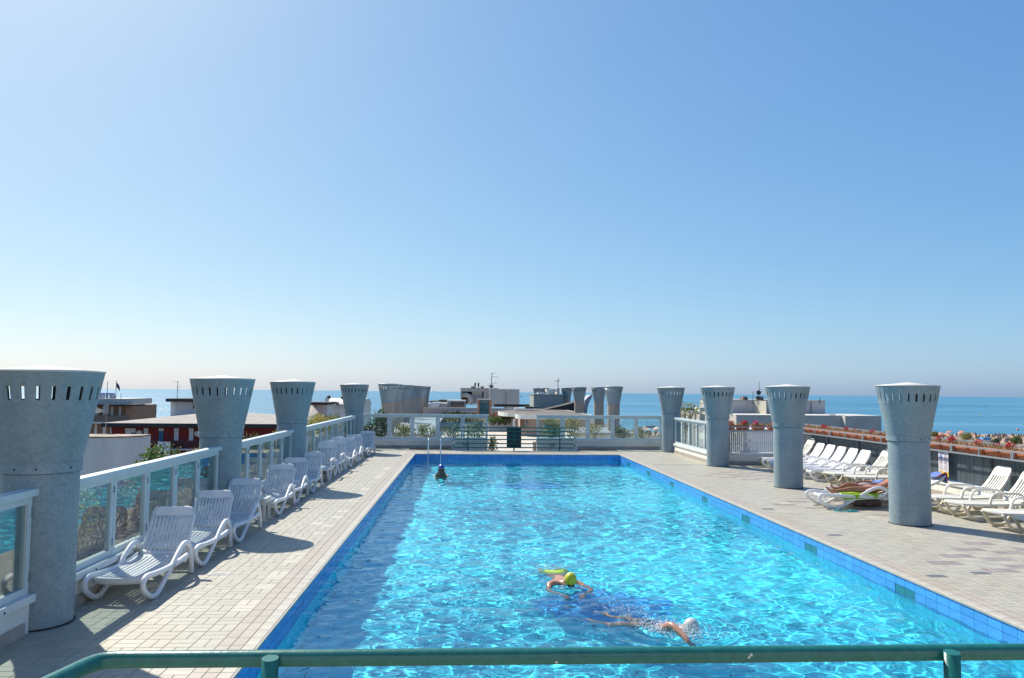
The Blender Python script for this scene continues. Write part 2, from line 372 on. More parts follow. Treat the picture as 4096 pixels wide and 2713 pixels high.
ORD = ['first', 'second', 'third', 'fourth', 'fifth', 'sixth', 'seventh', 'eighth', 'ninth', 'tenth', 'eleventh', 'twelfth', 'thirteenth', 'fourteenth', 'fifteenth',
       'sixteenth', 'seventeenth', 'eighteenth', 'nineteenth', 'twentieth', 'twenty-first', 'twenty-second', 'twenty-third', 'twenty-fourth', 'twenty-fifth', 'twenty-sixth', 'twenty-seventh', 'twenty-eighth', 'twenty-ninth', 'thirtieth']
# ---------------------------------------------------------------- land and sea
GZ = -22.0; RE = 6.37e6
def build_sea():
    rs = [300]
    while rs[-1] < 26000: rs.append(rs[-1] * 1.06)
    na = 120; m = MB()
    for r in rs:
        for i in range(na + 1):
            a = math.radians(-88 + 176 * i / na); m.v.append((r * math.sin(a), r * math.cos(a), GZ - r * r / (2 * RE)))
    for k in range(len(rs) - 1):
        for i in range(na): p = k * (na + 1) + i; m.face((p, p + 1, p + na + 2, p + na + 1), True)
    m.build('sea', 'sea_water', kind='structure')
build_sea()
m = MB(); m.quad((-2500, -900, -21.7), (2500, -900, -21.7), (2500, 300, -21.7), (-2500, 300, -21.7)); m.build('ground', 'land', kind='structure')
m = MB(); m.quad((-2500, 300, -21.5), (2500, 300, -21.5), (2500, 500, -22.1), (-2500, 500, -22.1)); m.build('beach', 'sand', kind='structure')

# ---------------------------------------------------------------- terrace slabs and pool shell
XL, XR, YN, YF, PF = -2.005, 5.995, 6.3, 31.3, -1.5
m = MB()
m.box(-6.6, XL - .012, -8, 34.9, -3, -.008); m.box(XR + .012, 11.9, -8, 27.1, -3, -.008); m.box(XR + .012, 8.75, 27.1, 34.9, -3, -.008)
m.box(XL - .012, XR + .012, YF + .012, 33.05, -3, -.008); m.box(XL - .012, XR + .012, -8, YN - .012, -3, -.008)
m.box(XL - .012, -.68, 33.05, 34.9, -3, -.008); m.box(4.75, XR + .012, 33.05, 34.9, -3, -.008)
m.box(-.68, 4.75, 33.05, 34.9, -3, -.62)
deck = m.build('deck', 'grout', kind='structure')
m = MB(); m.box(-6.6, 11.9, -8, 27.1, GZ, -3.01); m.box(-6.6, 8.75, 27.1, 34.9, GZ, -3.01); m.build('hotel_building', 'grey_wall', label='pale hotel block that carries the rooftop pool terrace', cat='building')

TT, G = .012, .005
def tile_mesh(name, lx, ly, mt, th=TT, ch=.002):
    m = MB(); m.bbox(-lx / 2, lx / 2, -ly / 2, ly / 2, -th, 0, ch); return m.mesh(name, mt)
def size_seen(x, y, z, lx, ly):
    p = project((x, y, z))
    if p is None or not (-30 < p[0] < PW + 30 and 0 < p[1] < PH + 60): return 0
    d2 = x * x + y * y + (CAMZ - z) ** 2
    return lx * ly * (CAMZ - z) / d2 ** 1.5
def lay(tiles, parent, part, field, mats, fmats, limit=300, label=None):
    """tiles: (x, y, lx, ly, kind); the largest in the picture become parts, the rest one joined field per material"""
    tiles = sorted(tiles, key=lambda t: -size_seen(t[0], t[1], 0, t[2], t[3]))
    cache = {}
    for (x, y, lx, ly, k) in tiles[:limit]:
        key = (round(lx, 3), round(ly, 3), k)
        if key not in cache: cache[key] = tile_mesh(part, lx - G, ly - G, mats[k])
        obj(part, cache[key], parent, (x, y, rnd.uniform(-.0006, .0006)))
    m = MB()
    for (x, y, lx, ly, k) in tiles[limit:]:
        m.cur = k; z = rnd.uniform(-.0008, .0008); m.bbox(x - lx / 2 + G / 2, x + lx / 2 - G / 2, y - ly / 2 + G / 2, y + ly / 2 - G / 2, -TT, z, .002)
    return m.build(field, fmats, parent, kind='stuff')
def darkblock(x, y):
    for cy_ in (11.6, 17.6, 23.6):
        d = abs(round((x - 8.58) / .25)) + abs(round((y - cy_) / .25))
        if d in (6, 3, 0) and abs(y - cy_) < 1.7: return True
    return False
tiles = []
def weave(x0, nx, y0, y1, flip=1):
    ny = int((y1 - y0) / .25)
    for i in range(nx):
        for j in range(ny):
            cx = x0 + flip * (i + .5) * .25; cy_ = y0 + (j + .5) * .25
            k = 1 if cx > 6.3 and darkblock(cx, cy_) else 0
            if k == 0 and cx < 0 and i == 0 and rnd.random() < .28: k = 2
            elif k == 0 and rnd.random() < .012: k = 2
            if (i + j) % 2: tiles.extend([(cx, cy_ - .0625, .25, .125, k), (cx, cy_ + .0625, .25, .125, k)])
            else: tiles.extend([(cx - .0625, cy_, .125, .25, k), (cx + .0625, cy_, .125, .25, k)])
weave(-2.38, 9, 2.0, 34.1, -1)
weave(6.33, 21, 2.0, 27.1); weave(6.33, 9, 27.1, 34.1)
# far end between coping and stair edge
for i in range(35):
    for j in range(5):
        cx = -2.38 + .25 * (i + .5); cy_ = 31.68 + .25 * (j + .5)
        if cx > 6.33: continue
        tiles.append((cx, cy_ - .0625, .25, .125, 0)); tiles.append((cx, cy_ + .0625, .25, .125, 0))
lay(tiles, deck, 'tile', 'paving_field', ['deck_tile', 'dark_tile', 'pale_tile'], ['deck_tile_field', 'dark_tile_field', 'pale_tile'])

# coping round the pool
m = MB(); m.box(XL - .37, XL - .02, YN, YF, -.03, -.0065); cop = m.build('pool_coping', 'grout', kind='structure')
ct = []
for r in range(3):
    for j in range(100): ct.append((XL - .3125 + .125 * r, YN + .125 + .25 * j, .125, .25, 1 if r == 2 else 0))
for r, w in ((0, .08), (1, .125), (2, .125)):
    x = XR + (.04, .1425, .2675)[r]
    for j in range(100): ct.append((x, YN + .125 + .25 * j, w, .25, 1 if r == 0 else 0))
for r in range(3):
    for i in range(35):
        cx = -2.38 + .25 * (i + .5)
        if cx < 6.33: ct.append((cx, YF + .0625 + .125 * r, .25, .125, 1 if r == 0 else 0))
lay(ct, cop, 'coping_tile', 'coping_field', ['coping_tile', 'coping_lip'], ['coping_tile_field', 'coping_lip_field'])
# the nosing under the coping lip
m = MB(); m.prism([(XL - .01, -.004), (XL + .018, -.008), (XL + .018, -.03), (XL - .01, -.03)], YN, YF, 'y'); m.build('nosing', 'coping_lip', cop)
m = MB(); m.prism([(XR + .01, -.004), (XR - .018, -.008), (XR - .018, -.03), (XR + .01, -.03)], YN, YF, 'y'); m.build('nosing', 'coping_lip', cop)
m = MB(); m.prism([(YF + .01, -.0045), (YF - .018, -.0085), (YF - .018, -.0305), (YF + .01, -.0305)], XL + .02, XR - .02, 'x'); m.build('nosing', 'coping_lip', cop)

# basin walls (tiles .25 x .125 with recessed joints) and floor
m = MB(); e = .006
m.quad((XL - e, YN, PF), (XL - e, YN, -.02), (XL - e, YF, -.02), (XL - e, YF, PF)); m.quad((XR + e, YN, PF), (XR + e, YF, PF), (XR + e, YF, -.02), (XR + e, YN, -.02))
m.quad((XL, YF + e, PF), (XL, YF + e, -.02), (XR, YF + e, -.02), (XR, YF + e, PF)); m.quad((XL, YN - e, PF), (XR, YN - e, PF), (XR, YN - e, -.02), (XL, YN - e, -.02))
basin = m.build('pool_basin', 'blue_grout', kind='structure')
m = MB(); m.quad((XL - .02, YN - .02, PF - .005), (XR + .02, YN - .02, PF - .005), (XR + .02, YF + .02, PF - .005), (XL - .02, YF + .02, PF - .005)); pfl = m.build('pool_floor', 'floor_grout', kind='structure')
SKIM = []
for (zx, zy, bx_, by_, sc_) in ((45, 165, 2500, 1800, .3378), (275, 258, 2500, 1800, .3378), (562, 392, 2500, 1800, .3378), (937, 566, 2500, 1800, .3378), (1450, 790, 2500, 1800, .3378), (2185, 1130, 2500, 1800, .3378), (1010, 440, 3276, 2200, .3463)):
    d = ray(bx_ + zx * sc_, by_ + zy * sc_); SKIM.append(d.y * XR / d.x)
SKIM = [YN + .25 * round((y - YN) / .25) for y in SKIM]
wt = []   # (axis, u, row)
for r in range(12):
    for j in range(100):
        u = YN + .125 + .25 * j
        wt.append(('L', u, r))
        if not (r == 1 and any(abs(u - s) < .2 for s in SKIM)): wt.append(('R', u, r))
    for i in range(32): wt.append(('F', XL + .125 + .25 * i, r)); wt.append(('N', XL + .125 + .25 * i, r))
def wbox(m, ax, u, r):
    z1 = -.031 - .1225 * r; z0 = z1 - .1225 + G; a, b = u - .125 + G / 2, u + .125 - G / 2; k = rnd.uniform(-.0006, .0006)
    if ax == 'L': m.box(XL - e - .002, XL + k, a, b, z0, z1)
    elif ax == 'R': m.box(XR - k, XR + e + .002, a, b, z0, z1)
    elif ax == 'F': m.box(a, b, YF - k, YF + e + .002, z0, z1)
    else: m.box(a, b, YN - e - .002, YN + k, z0, z1)
def wall_key(t):
    ax, u, r = t
    if r > 2 or ax == 'N': return -1 - r
    P = {'L': (XL, u), 'R': (XR, u), 'F': (u, YF)}[ax]; p = project((P[0], P[1], -.1))
    if p is None or not (0 < p[0] < PW and 0 < p[1] < PH): return -1
    d = math.hypot(*P); n = {'L': P[0] / d * -1, 'R': P[0] / d, 'F': P[1] / d}[ax]
    return abs(n) / d ** 2
wt.sort(key=wall_key, reverse=True)
cache = {}
for (ax, u, r) in wt[:300]:
    k = (ax in 'F', )
    if k not in cache:
        mm = MB()
        if ax == 'F': mm.box(-.125 + G / 2, .125 - G / 2, 0, e + .002, -.1225 + G, 0)
        else: mm.box(-.004, .004, -.125 + G / 2, .125 - G / 2, -.1225 + G, 0)
        cache[k] = mm.mesh('wall_tile', 'blue_tile')
    z1 = -.031 - .1225 * r
    t = obj('wall_tile', cache[k], basin, {'L': (XL - .004, u, z1), 'R': (XR + .004, u, z1), 'F': (u, YF, z1)}[ax]); t.cycles.is_caustics_receiver = True
m = MB()
for t in wt[300:]: m.cur = 1 if t[2] > 2 else 0; wbox(m, *t)
wf = m.build('wall_tile_field', ['blue_tile_field', 'floor_tile'], basin, kind='stuff')
for s in SKIM:
    m = MB(); m.quad((XR + .0045, s - .25, -.276), (XR + .0045, s + .25, -.276), (XR + .0045, s + .25, -.153), (XR + .0045, s - .25, -.153))
    m.box(XR + .002, XR + .0055, s - .004, s + .004, -.275, -.156); m.build('skimmer_slot', 'teal', basin)
m = MB()
for i in range(32):
    for j in range(200):
        x = XL + .125 + .25 * i; y = YN + .0625 + .125 * j
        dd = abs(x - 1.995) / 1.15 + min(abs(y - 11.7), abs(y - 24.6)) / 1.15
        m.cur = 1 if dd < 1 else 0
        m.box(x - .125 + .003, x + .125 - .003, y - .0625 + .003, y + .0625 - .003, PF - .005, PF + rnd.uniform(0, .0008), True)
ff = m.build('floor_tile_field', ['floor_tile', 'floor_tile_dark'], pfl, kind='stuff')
for o in (basin, pfl, wf, ff): o.cycles.is_caustics_receiver = True

# water surface: a ruffled sheet, with rings round the swimmers
WZ = -.255
def build_water():
    st = .027; nx = int((XR - XL) / st); ny = int((YF - YN) / st)
    xs = np.linspace(XL - .004, XR + .004, nx); ys = np.linspace(YN - .004, YF + .004, ny); X, Y = np.meshgrid(xs, ys); Z = np.zeros_like(X)
    rg = np.random.default_rng(5)
    amp = .75 + .35 * np.sin(.55 * X + .33 * Y + 1) * np.sin(.41 * Y - .3 * X)
    amp *= .85 + .15 * np.clip((X - XL) / 1.6, 0, 1)
    for k in range(90):
        lam = math.exp(rg.uniform(math.log(.14), math.log(1.25))); s = SLOPE * rg.uniform(.5, 1.3) * (1 if lam < .8 else .7); th = rg.uniform(0, 2 * math.pi); kk = 2 * math.pi / lam
        a = s / kk
        ph = 1.1 * np.sin(.8 * Y + .5 * X + k) + .9 * np.sin(1.3 * X - .6 * Y + 2.3 * k) + .5 * np.sin(2.1 * Y + 1.9 * k)
        Z += a * np.sin(kk * (math.cos(th) * X + math.sin(th) * Y) + ph + rg.uniform(0, 6.28))
    Z *= amp
    for (cx, cy_, a, lam) in ((1.45, 11.5, .010, .30), (2.45, 9.4, .014, .28), (-.81, 25.57, .006, .3)):
        d = np.hypot(X - cx, Y - cy_); Z += a * np.sin(2 * math.pi * d / lam) * np.exp(-(d / .9) ** 2)
    co = np.stack([X.ravel(), Y.ravel(), (Z + WZ).ravel()], 1)
    idx = np.arange(nx * ny).reshape(ny, nx); f = np.stack([idx[:-1, :-1], idx[:-1, 1:], idx[1:, 1:], idx[1:, :-1]], -1).reshape(-1, 4)
    me = bpy.data.meshes.new('pool_water'); me.vertices.add(len(co)); me.vertices.foreach_set('co', co.ravel()); me.loops.add(f.size); me.loops.foreach_set('vertex_index', f.ravel().astype(np.int32))
    me.polygons.add(len(f)); me.polygons.foreach_set('loop_start', np.arange(0, f.size, 4, dtype=np.int32)); me.update(calc_edges=True); me.shade_smooth()
    me.materials.append(MATS['pool_water']); o = obj('pool_water', me, kind='structure'); o.cycles.is_caustics_caster = True
SLOPE = .0135
build_water()

# floor grates
def grate(x, y, label, rz=0, mt='hinge'):
    t = thing('floor_drain', label, 'drain', (x, y, .0015), rz)
    m = MB(); m.box(-.125, .125, -.0625, -.05, 0, .004); m.box(-.125, .125, .05, .0625, 0, .004); m.box(-.125, -.112, -.05, .05, 0, .004); m.box(.112, .125, -.05, .05, 0, .004); m.build('frame', mt, t)
    sl = MB(); sl.box(-.005, .005, -.049, .049, 0, .0035); me = sl.mesh('bar', mt)
    for i in range(9): obj('bar', me, t, (-.1 + .025 * i, 0, 0))
    m = MB(); m.box(-.11, .11, -.049, .049, -.001, .0008); m.build('sump', 'rubber_black', t)
grate(-3.29, 11.06, 'small grey floor drain beside the second lounger, clear of the shade', mt='cap_metal'); grate(-3.37, 18.29, 'floor drain touched by the chimney shadow beside the white loungers')
grate(7.18, 10.97, 'pale floor drain in front of the dark tile diamond'); grate(6.45, 10.8, 'grey floor drain beside the right coping, closest to the green rail')
grate(6.46, 13.89, 'floor drain beside the right coping, level with the galvanised chimney'); grate(6.45, 16.98, 'floor drain beside the right coping, level with the sunbathers')

# ---------------------------------------------------------------- galvanised vent chimneys
def chimney_meshes(tube_mat, zb, brim):
    W = 1.15; H = 2.64; M = {}
    m = MB(); m.rev([(.37, zb), (.37, 1.62)], 40); M['tube'] = m.mesh('tube', tube_mat)
    m = MB(); m.rev([(.3935, 1.585), (.3935, 1.688)], 48); m.rev([(.371, 1.585), (.3935, 1.585)], 48); m.rev([(.3935, 1.688), (.386, 1.689)], 48); M['collar'] = m.mesh('collar', 'galvanised')
    m = MB(); m.rev([(.3725, 1.576), (.3725, 1.584)], 40); M['seam'] = m.mesh('seam', 'dark_metal'); m = MB(); m.rev([(.3945, 1.683), (.3945, 1.690)], 48); M['seam_top'] = m.mesh('seam', 'hinge')  # lower dark ring paints in the shadow under the collar; upper is a joint
    m = MB(); zs = [1.688, 2.30, 2.345, 2.485, 2.64]; rs = [.389 + (W / 2 - .389) * (z - 1.688) / (2.64 - 1.688) for z in zs]; n = 96; t = .012
    for off in (0, t):
        for z, r in zip(zs, rs):
            for i in range(n): a = 2 * math.pi * i / n; m.v.append(((r - off) * math.cos(a), (r - off) * math.sin(a), z))
    K = len(zs)
    hole = lambda k, i: k == 2 and i % 4 == 1
    for k in range(K - 1):
        for i in range(n):
            j = (i + 1) % n; a, b, c, d = k * n + i, k * n + j, (k + 1) * n + j, (k + 1) * n + i; q = K * n
            if hole(k, i):
                m.face((a, b, b + q, a + q)); m.face((c, d, d + q, c + q)); m.face((b, c, c + q, b + q)); m.face((d, a, a + q, d + q))
            else: m.face((a, b, c, d), True); m.face((d + q, c + q, b + q, a + q), True)
    M['cone'] = m.mesh('cone', 'galvanised')
    m = MB(); m.rev([(.0, 2.712), (.30, 2.675), (.583, 2.648), (.583, 2.636), (.0, 2.634)], 48); M['cap'] = m.mesh('cap', 'cap_white' if not brim else 'galvanised')
    if brim: m = MB(); m.rev([(.57, 2.50), (.635, 2.515), (.635, 2.522), (.57, 2.507)], 40); M['brim'] = m.mesh('brim', 'bright_metal')
    m = MB(); m.rev([(.37, zb + .004), (.385, zb + .004), (.385, zb + .012), (.37, zb + .016)], 40); M['base_seal'] = m.mesh('base_seal', 'rubber_black')
    m = MB(); m.ball((0, 0, 0), .012, 8, 4); M['bolt'] = m.mesh('bolt', 'dark_metal')
    return M
def place_chimney(M, x, y, label, group, z=0, rz=0, bolts=True):
    t = thing('vent_chimney', label, 'chimney', (x, y, z), rz, group)
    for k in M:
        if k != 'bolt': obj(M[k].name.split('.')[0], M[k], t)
    if bolts:
        for a in (-100, -70, -20, 60, 150, 200): obj('bolt', M['bolt'], t, (.393 * math.cos(math.radians(a)), .393 * math.sin(math.radians(a)), 1.635))
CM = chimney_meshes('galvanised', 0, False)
WL = ['at the green rail, largest of all', 'second from the green rail', 'third from the green rail', 'at the far left pool corner']
for i, (x, y) in enumerate([(-4.53, 8.86), (-4.53, 15.1), (-4.53, 21.05), (-4.53, 32.4)]):
    place_chimney(CM, x, y, 'galvanised funnel chimney in the left glass parapet, ' + WL[i], 'funnel chimneys along the left parapet', rz=.3 * i)
WR = ['beside the sunbathers, closest of the right row', 'second of the right row, before the reclined white loungers', 'third of the right row, at the end of the slatted fence', 'last of the right row, at the far right corner']
for i, (x, y) in enumerate([(8.52, 15.1), (8.48, 20.85), (8.46, 26.75), (8.42, 32.85)]):
    place_chimney(CM, x, y, 'galvanised funnel chimney ' + WR[i], 'funnel chimneys on the right deck', rz=.2 + .25 * i)
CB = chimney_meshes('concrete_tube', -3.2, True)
for i, (x, y) in enumerate([(-4.55, 46.2), (-4.72, 52.7), (-4.68, 60.6), (-4.8, 68.4), (-4.8, 74.4), (-4.75, 80.4), (-4.73, 84.2), (-4.62, 88.4)]):
    place_chimney(CB, x, y, ORD[i] + ' beige-based funnel chimney from the left in the receding far row', 'far funnel chimneys behind the left parapet', .12, .4 * i, False)
for i, (x, y, l) in enumerate([(8.8, 48.0, 'beige-based funnel chimney, right one of the overlapping pair before the sea'), (9.75, 59.2, 'beige-based funnel chimney, left and farther one of the overlapping pair before the sea'), (8.6, 61.5, 'beige-based funnel chimney standing in front of the black roof wedge'), (9.75, 78.5, 'shorter funnel chimney with a dark base beside the black roof wedge'), (9.1, 104.5, 'leftmost funnel top peeping over the raw concrete box'), (9.4, 97.5, 'second funnel top peeping over the raw concrete box')]):
    place_chimney(CB, x, y, l, 'far funnel chimneys behind the right parapet', .10, .5 * i, False)

# ---------------------------------------------------------------- glazed parapets
def parapet(name_label, axis, fixed, inward, stops, gate_end=None):
    """axis 'y': runs along Y at x=fixed, inward = +1/-1 direction of the pool side"""
    t = thing('glazed_parapet', name_label, 'parapet')
    a, b = stops[0], stops[-1]
    def B(m, u0, u1, n0, n1, z0, z1):     # n measured from the inner face, positive to the pool
        p, q = sorted((fixed + inward * n0, fixed + inward * n1))
        if axis == 'y': m.box(p, q, u0, u1, z0, z1)
        else: m.box(u0, u1, p, q, z0, z1)
    m = MB(); B(m, a, b, -.18, 0, -.7 if axis == 'x' else -.01, .305); m.build('low_wall', 'wall_plaster', t)
    m = MB(); B(m, a - .03, b + .03, -.20, .045, .306, .385); m.build('wall_cap', 'cap_metal', t)
    m = MB(); B(m, a - .04, b + .04, -.115, .03, 1.372, 1.44); m.build('top_rail', 'aluminium', t)
    st = MB(); 
    if axis == 'y': st.box(*sorted((0, inward * .022)), -.1235, .1235, 0, .125)
    else: st.box(-.1235, .1235, *sorted((0, inward * .022)), 0, .125)
    me = st.mesh('skirting_tile', 'skirting_tile')
    u = a + .125
    while u < b - .05:
        if not (axis == 'x' and -.65 < u < 4.72): obj('skirting_tile', me, t, (fixed + inward * .001, u, .001) if axis == 'y' else (u, fixed + inward * .001, .001))
        u += .25
    sc_ = MB(); sc_.ball((0, 0, 0), .012, 6, 4); sm = sc_.mesh('screw', 'rubber_black')
    for i in range(len(stops) - 1):
        p, q = stops[i] + .006, stops[i + 1] - .006; w = .075
        m = MB(); B(m, p, q, -.075, -.015, .387, .387 + w); B(m, p, q, -.075, -.015, 1.370 - w, 1.370); B(m, p, p + w, -.074, -.016, .387 + w, 1.370 - w); B(m, q - w, q, -.074, -.016, .387 + w, 1.370 - w)
        B(m, p + w - .012, p + w + .006, -.055, -.030, .387 + w, 1.37 - w); B(m, q - w - .006, q - w + .012, -.055, -.030, .387 + w, 1.37 - w)
        fr = m.build('panel_frame', 'aluminium', t)
        m = MB(); B(m, p + w + .001, q - w - .001, -.047, -.038, .387 + w, 1.37 - w); m.build('glass_pane', 'solar_glass' if fixed == LX and not 10.3 < p < 10.6 else 'pane_glass', fr)
        for zz in (.55, 1.2):
            m = MB(); B(m, q - .012, q + .004, -.016, -.004, zz - .045, zz + .045); m.build('hinge', 'hinge', fr)
        c = (p + q) / 2
        obj('screw', sm, t, (fixed + inward * .046, c, .335) if axis == 'y' else (c, fixed + inward * .046, .335))
    return t
LX = -4.40
parapet('pale glazed parapet closest to the green rail, left of the first chimney', 'y', LX, 1, [2.15, 3.2, 4.26, 5.32, 6.38, 7.45, 8.5])
parapet('glazed parapet behind the first three white loungers', 'y', LX, 1, [9.3, 10.4, 11.46, 12.53, 13.55, 14.62])
parapet('glazed parapet between the second and third left chimneys', 'y', LX, 1, [15.56, 16.56, 17.57, 18.57, 19.57, 20.57])
parapet('long glazed parapet from the third chimney to the far left corner', 'y', LX, 1, [21.48, 22.52, 23.57, 24.65, 25.7, 26.77, 27.85, 28.93, 29.97, 31.0, 31.95])
parapet('glazed parapet across the far end, left of the gap', 'x', 34.1, -1, [-4.4, -3.28, -2.32, -1.25, -.19, .87])
parapet('glazed parapet across the far end, right of the gap', 'x', 34.1, -1, [2.96, 4.07, 5.15, 6.22, 7.24, 8.33])
parapet('short glazed parapet between the two farthest right chimneys', 'y', 8.42, -1, [27.25, 28.26, 29.24, 30.25, 31.26, 32.28])
parapet('sliver of glazed parapet at the far right corner', 'y', 8.42, -1, [33.35, 34.05])
# vent grilles in the low walls
def wall_vent(c, axis, label, s=1):
    t = thing('wall_vent', label, 'vent', c); m = MB()
    B = (lambda m, u0, u1, n0, n1, z0, z1: m.box(u0, u1, *sorted((-n0, -n1)), z0, z1)) if axis == 'x' else (lambda m, u0, u1, n0, n1, z0, z1: m.box(*sorted((-n0, -n1)), u0, u1, z0, z1))
    B(m, -.11, .11, 0, .006, -.07, .07); m.build('recess', 'rubber_black', t)
    for i in range(5):
        m = MB(); B(m, -.088 + .038 * i, -.066 + .038 * i, .007, .016, -.06, .06); m.build('bar', 'cap_metal', t)
wall_vent((-.05, 34.1, .18), 'x', 'small barred vent in the far wall behind the left end of the green rail'); wall_vent((3.62, 34.1, .18), 'x', 'small barred vent in the far wall behind the right end of the green rail')

# stair edge beyond the pool: the gap in the far parapet and the paved roof behind
m = MB(); m.box(-6.6, 13.5, 34.91, 95, -3.3, -.70); far = m.build('lower_terrace', 'grout', kind='structure')
m = MB()
for i in range(34):
    for j in range(52):
        x = -6.4 + .5 * (i + .5) + .0; y = 34.92 + .5 * (j + .5)
        m.bbox(x - .245, x + .245, y - .245, y + .245, -.70, -.685, .004)
m.build('paver_field', 'paver', far, kind='stuff')
m = MB(); m.box(-6.6, 13.5, 34.91, 95, GZ, -3.31); m.build('hotel_wing', 'grey_wall', label='lower hotel wing with paved roof beyond the gap', cat='building')
# ---------------------------------------------------------------- loungers
def slab(m, fn, us, vs_, th, smooth=True):
    """closed slab: fn(u, v) -> (point, normal); thickness th below the surface"""
    nu, nv = len(us), len(vs_); b = len(m.v)
    G_ = [[fn(u, v) for v in vs_] for u in us]
    for off in (0, -th):
        for r in G_:
            for (p, n) in r: m.v.append(tuple(Vector(p) + Vector(n) * off))
    q = nu * nv; I = lambda i, j: b + i * nv + j
    for i in range(nu - 1):
        for j in range(nv - 1):
            m.face((I(i, j), I(i + 1, j), I(i + 1, j + 1), I(i, j + 1)), smooth); m.face((q + I(i, j + 1), q + I(i + 1, j + 1), q + I(i + 1, j), q + I(i, j)), smooth)
    for i in range(nu - 1):
        m.face((I(i, 0), q + I(i, 0), q + I(i + 1, 0), I(i + 1, 0))); m.face((I(i + 1, nv - 1), q + I(i + 1, nv - 1), q + I(i, nv - 1), I(i, nv - 1)))
    for j in range(nv - 1):
        m.face((I(0, j + 1), q + I(0, j + 1), q + I(0, j), I(0, j))); m.face((I(nu - 1, j), q + I(nu - 1, j), q + I(nu - 1, j + 1), I(nu - 1, j + 1)))
def lin(a, b, n): return [a + (b - a) * i / (n - 1) for i in range(n)]

def make_back(root, hinge, ang, L, wb, wt_, s0, s1, nsl, slw, curl, mt, topc=.11, midbar=None):
    ca, sa = math.cos(ang), math.sin(ang); T = Vector((0, ca, sa)); Nn = Vector((0, -sa, ca)); H = Vector((0, hinge[0], hinge[1]))
    def hw(s):
        w = wb + (wt_ - wb) * s / L; d = L - s
        if d < topc: w -= topc - math.sqrt(max(0, topc ** 2 - (topc - d) ** 2))
        elif s < .05: w -= .02 * (1 - s / .05)
        return w
    def fn(x, s): return (H + T * s + Vector((x, 0, 0)) + Nn * (curl * (x / wb) ** 2 + .045 * math.sin(math.pi * s / L) * -1 + (.03 * max(0, s - L * .8) / L)), Nn)
    tot = wb - .055
    m = MB()
    slab(m, lambda u, v: fn(u * hw(v), v), lin(-1, 1, 9), lin(0, s0, 3), .022)
    slab(m, lambda u, v: fn(u * hw(v), v), lin(-1, 1, 9), lin(s1, L, 9), .022)
    for sg in (-1, 1): slab(m, lambda u, v: fn(sg * (hw(v) - .045 + .045 * u), v), lin(0, 1, 3) if sg > 0 else lin(1, 0, 3), lin(s0 - .003, s1 + .003, 6), .024)
    # edge return, so that the shell reads as moulded
    for sg in (-1, 1): slab(m, lambda u, v: ((fn(sg * hw(v), v)[0] - Nn * (.02 + .03 * u)), Vector((sg, 0, 0))), lin(0, 1, 2) if sg > 0 else lin(1, 0, 2), lin(.02, L - topc, 6), .012)
    back = m.build('backrest', mt, root)
    mid = MB(); slab(mid, lambda u, v: fn(u, v), lin(-slw / 2, slw / 2, 2), lin(s0 - .004, s1 + .004, 7), .018); sme = mid.mesh('slat', mt)
    span = wb - .045 - .012
    for i in range(nsl):
        x = -span + slw / 2 + (2 * span - slw) * i / (nsl - 1)
        o = obj('slat', sme, back); o.location = Nn * (curl * (x / wb) ** 2) + Vector((x * .985, 0, 0))
    m = MB(); slab(m, lambda u, v: (fn(u, v)[0] - Nn * .019, Nn), lin(-wb + .05, wb - .05, 5), lin((s0 + s1) / 2 - .015, (s0 + s1) / 2 + .015, 2), .012); m.build('cross_rib', mt, back)
    return back

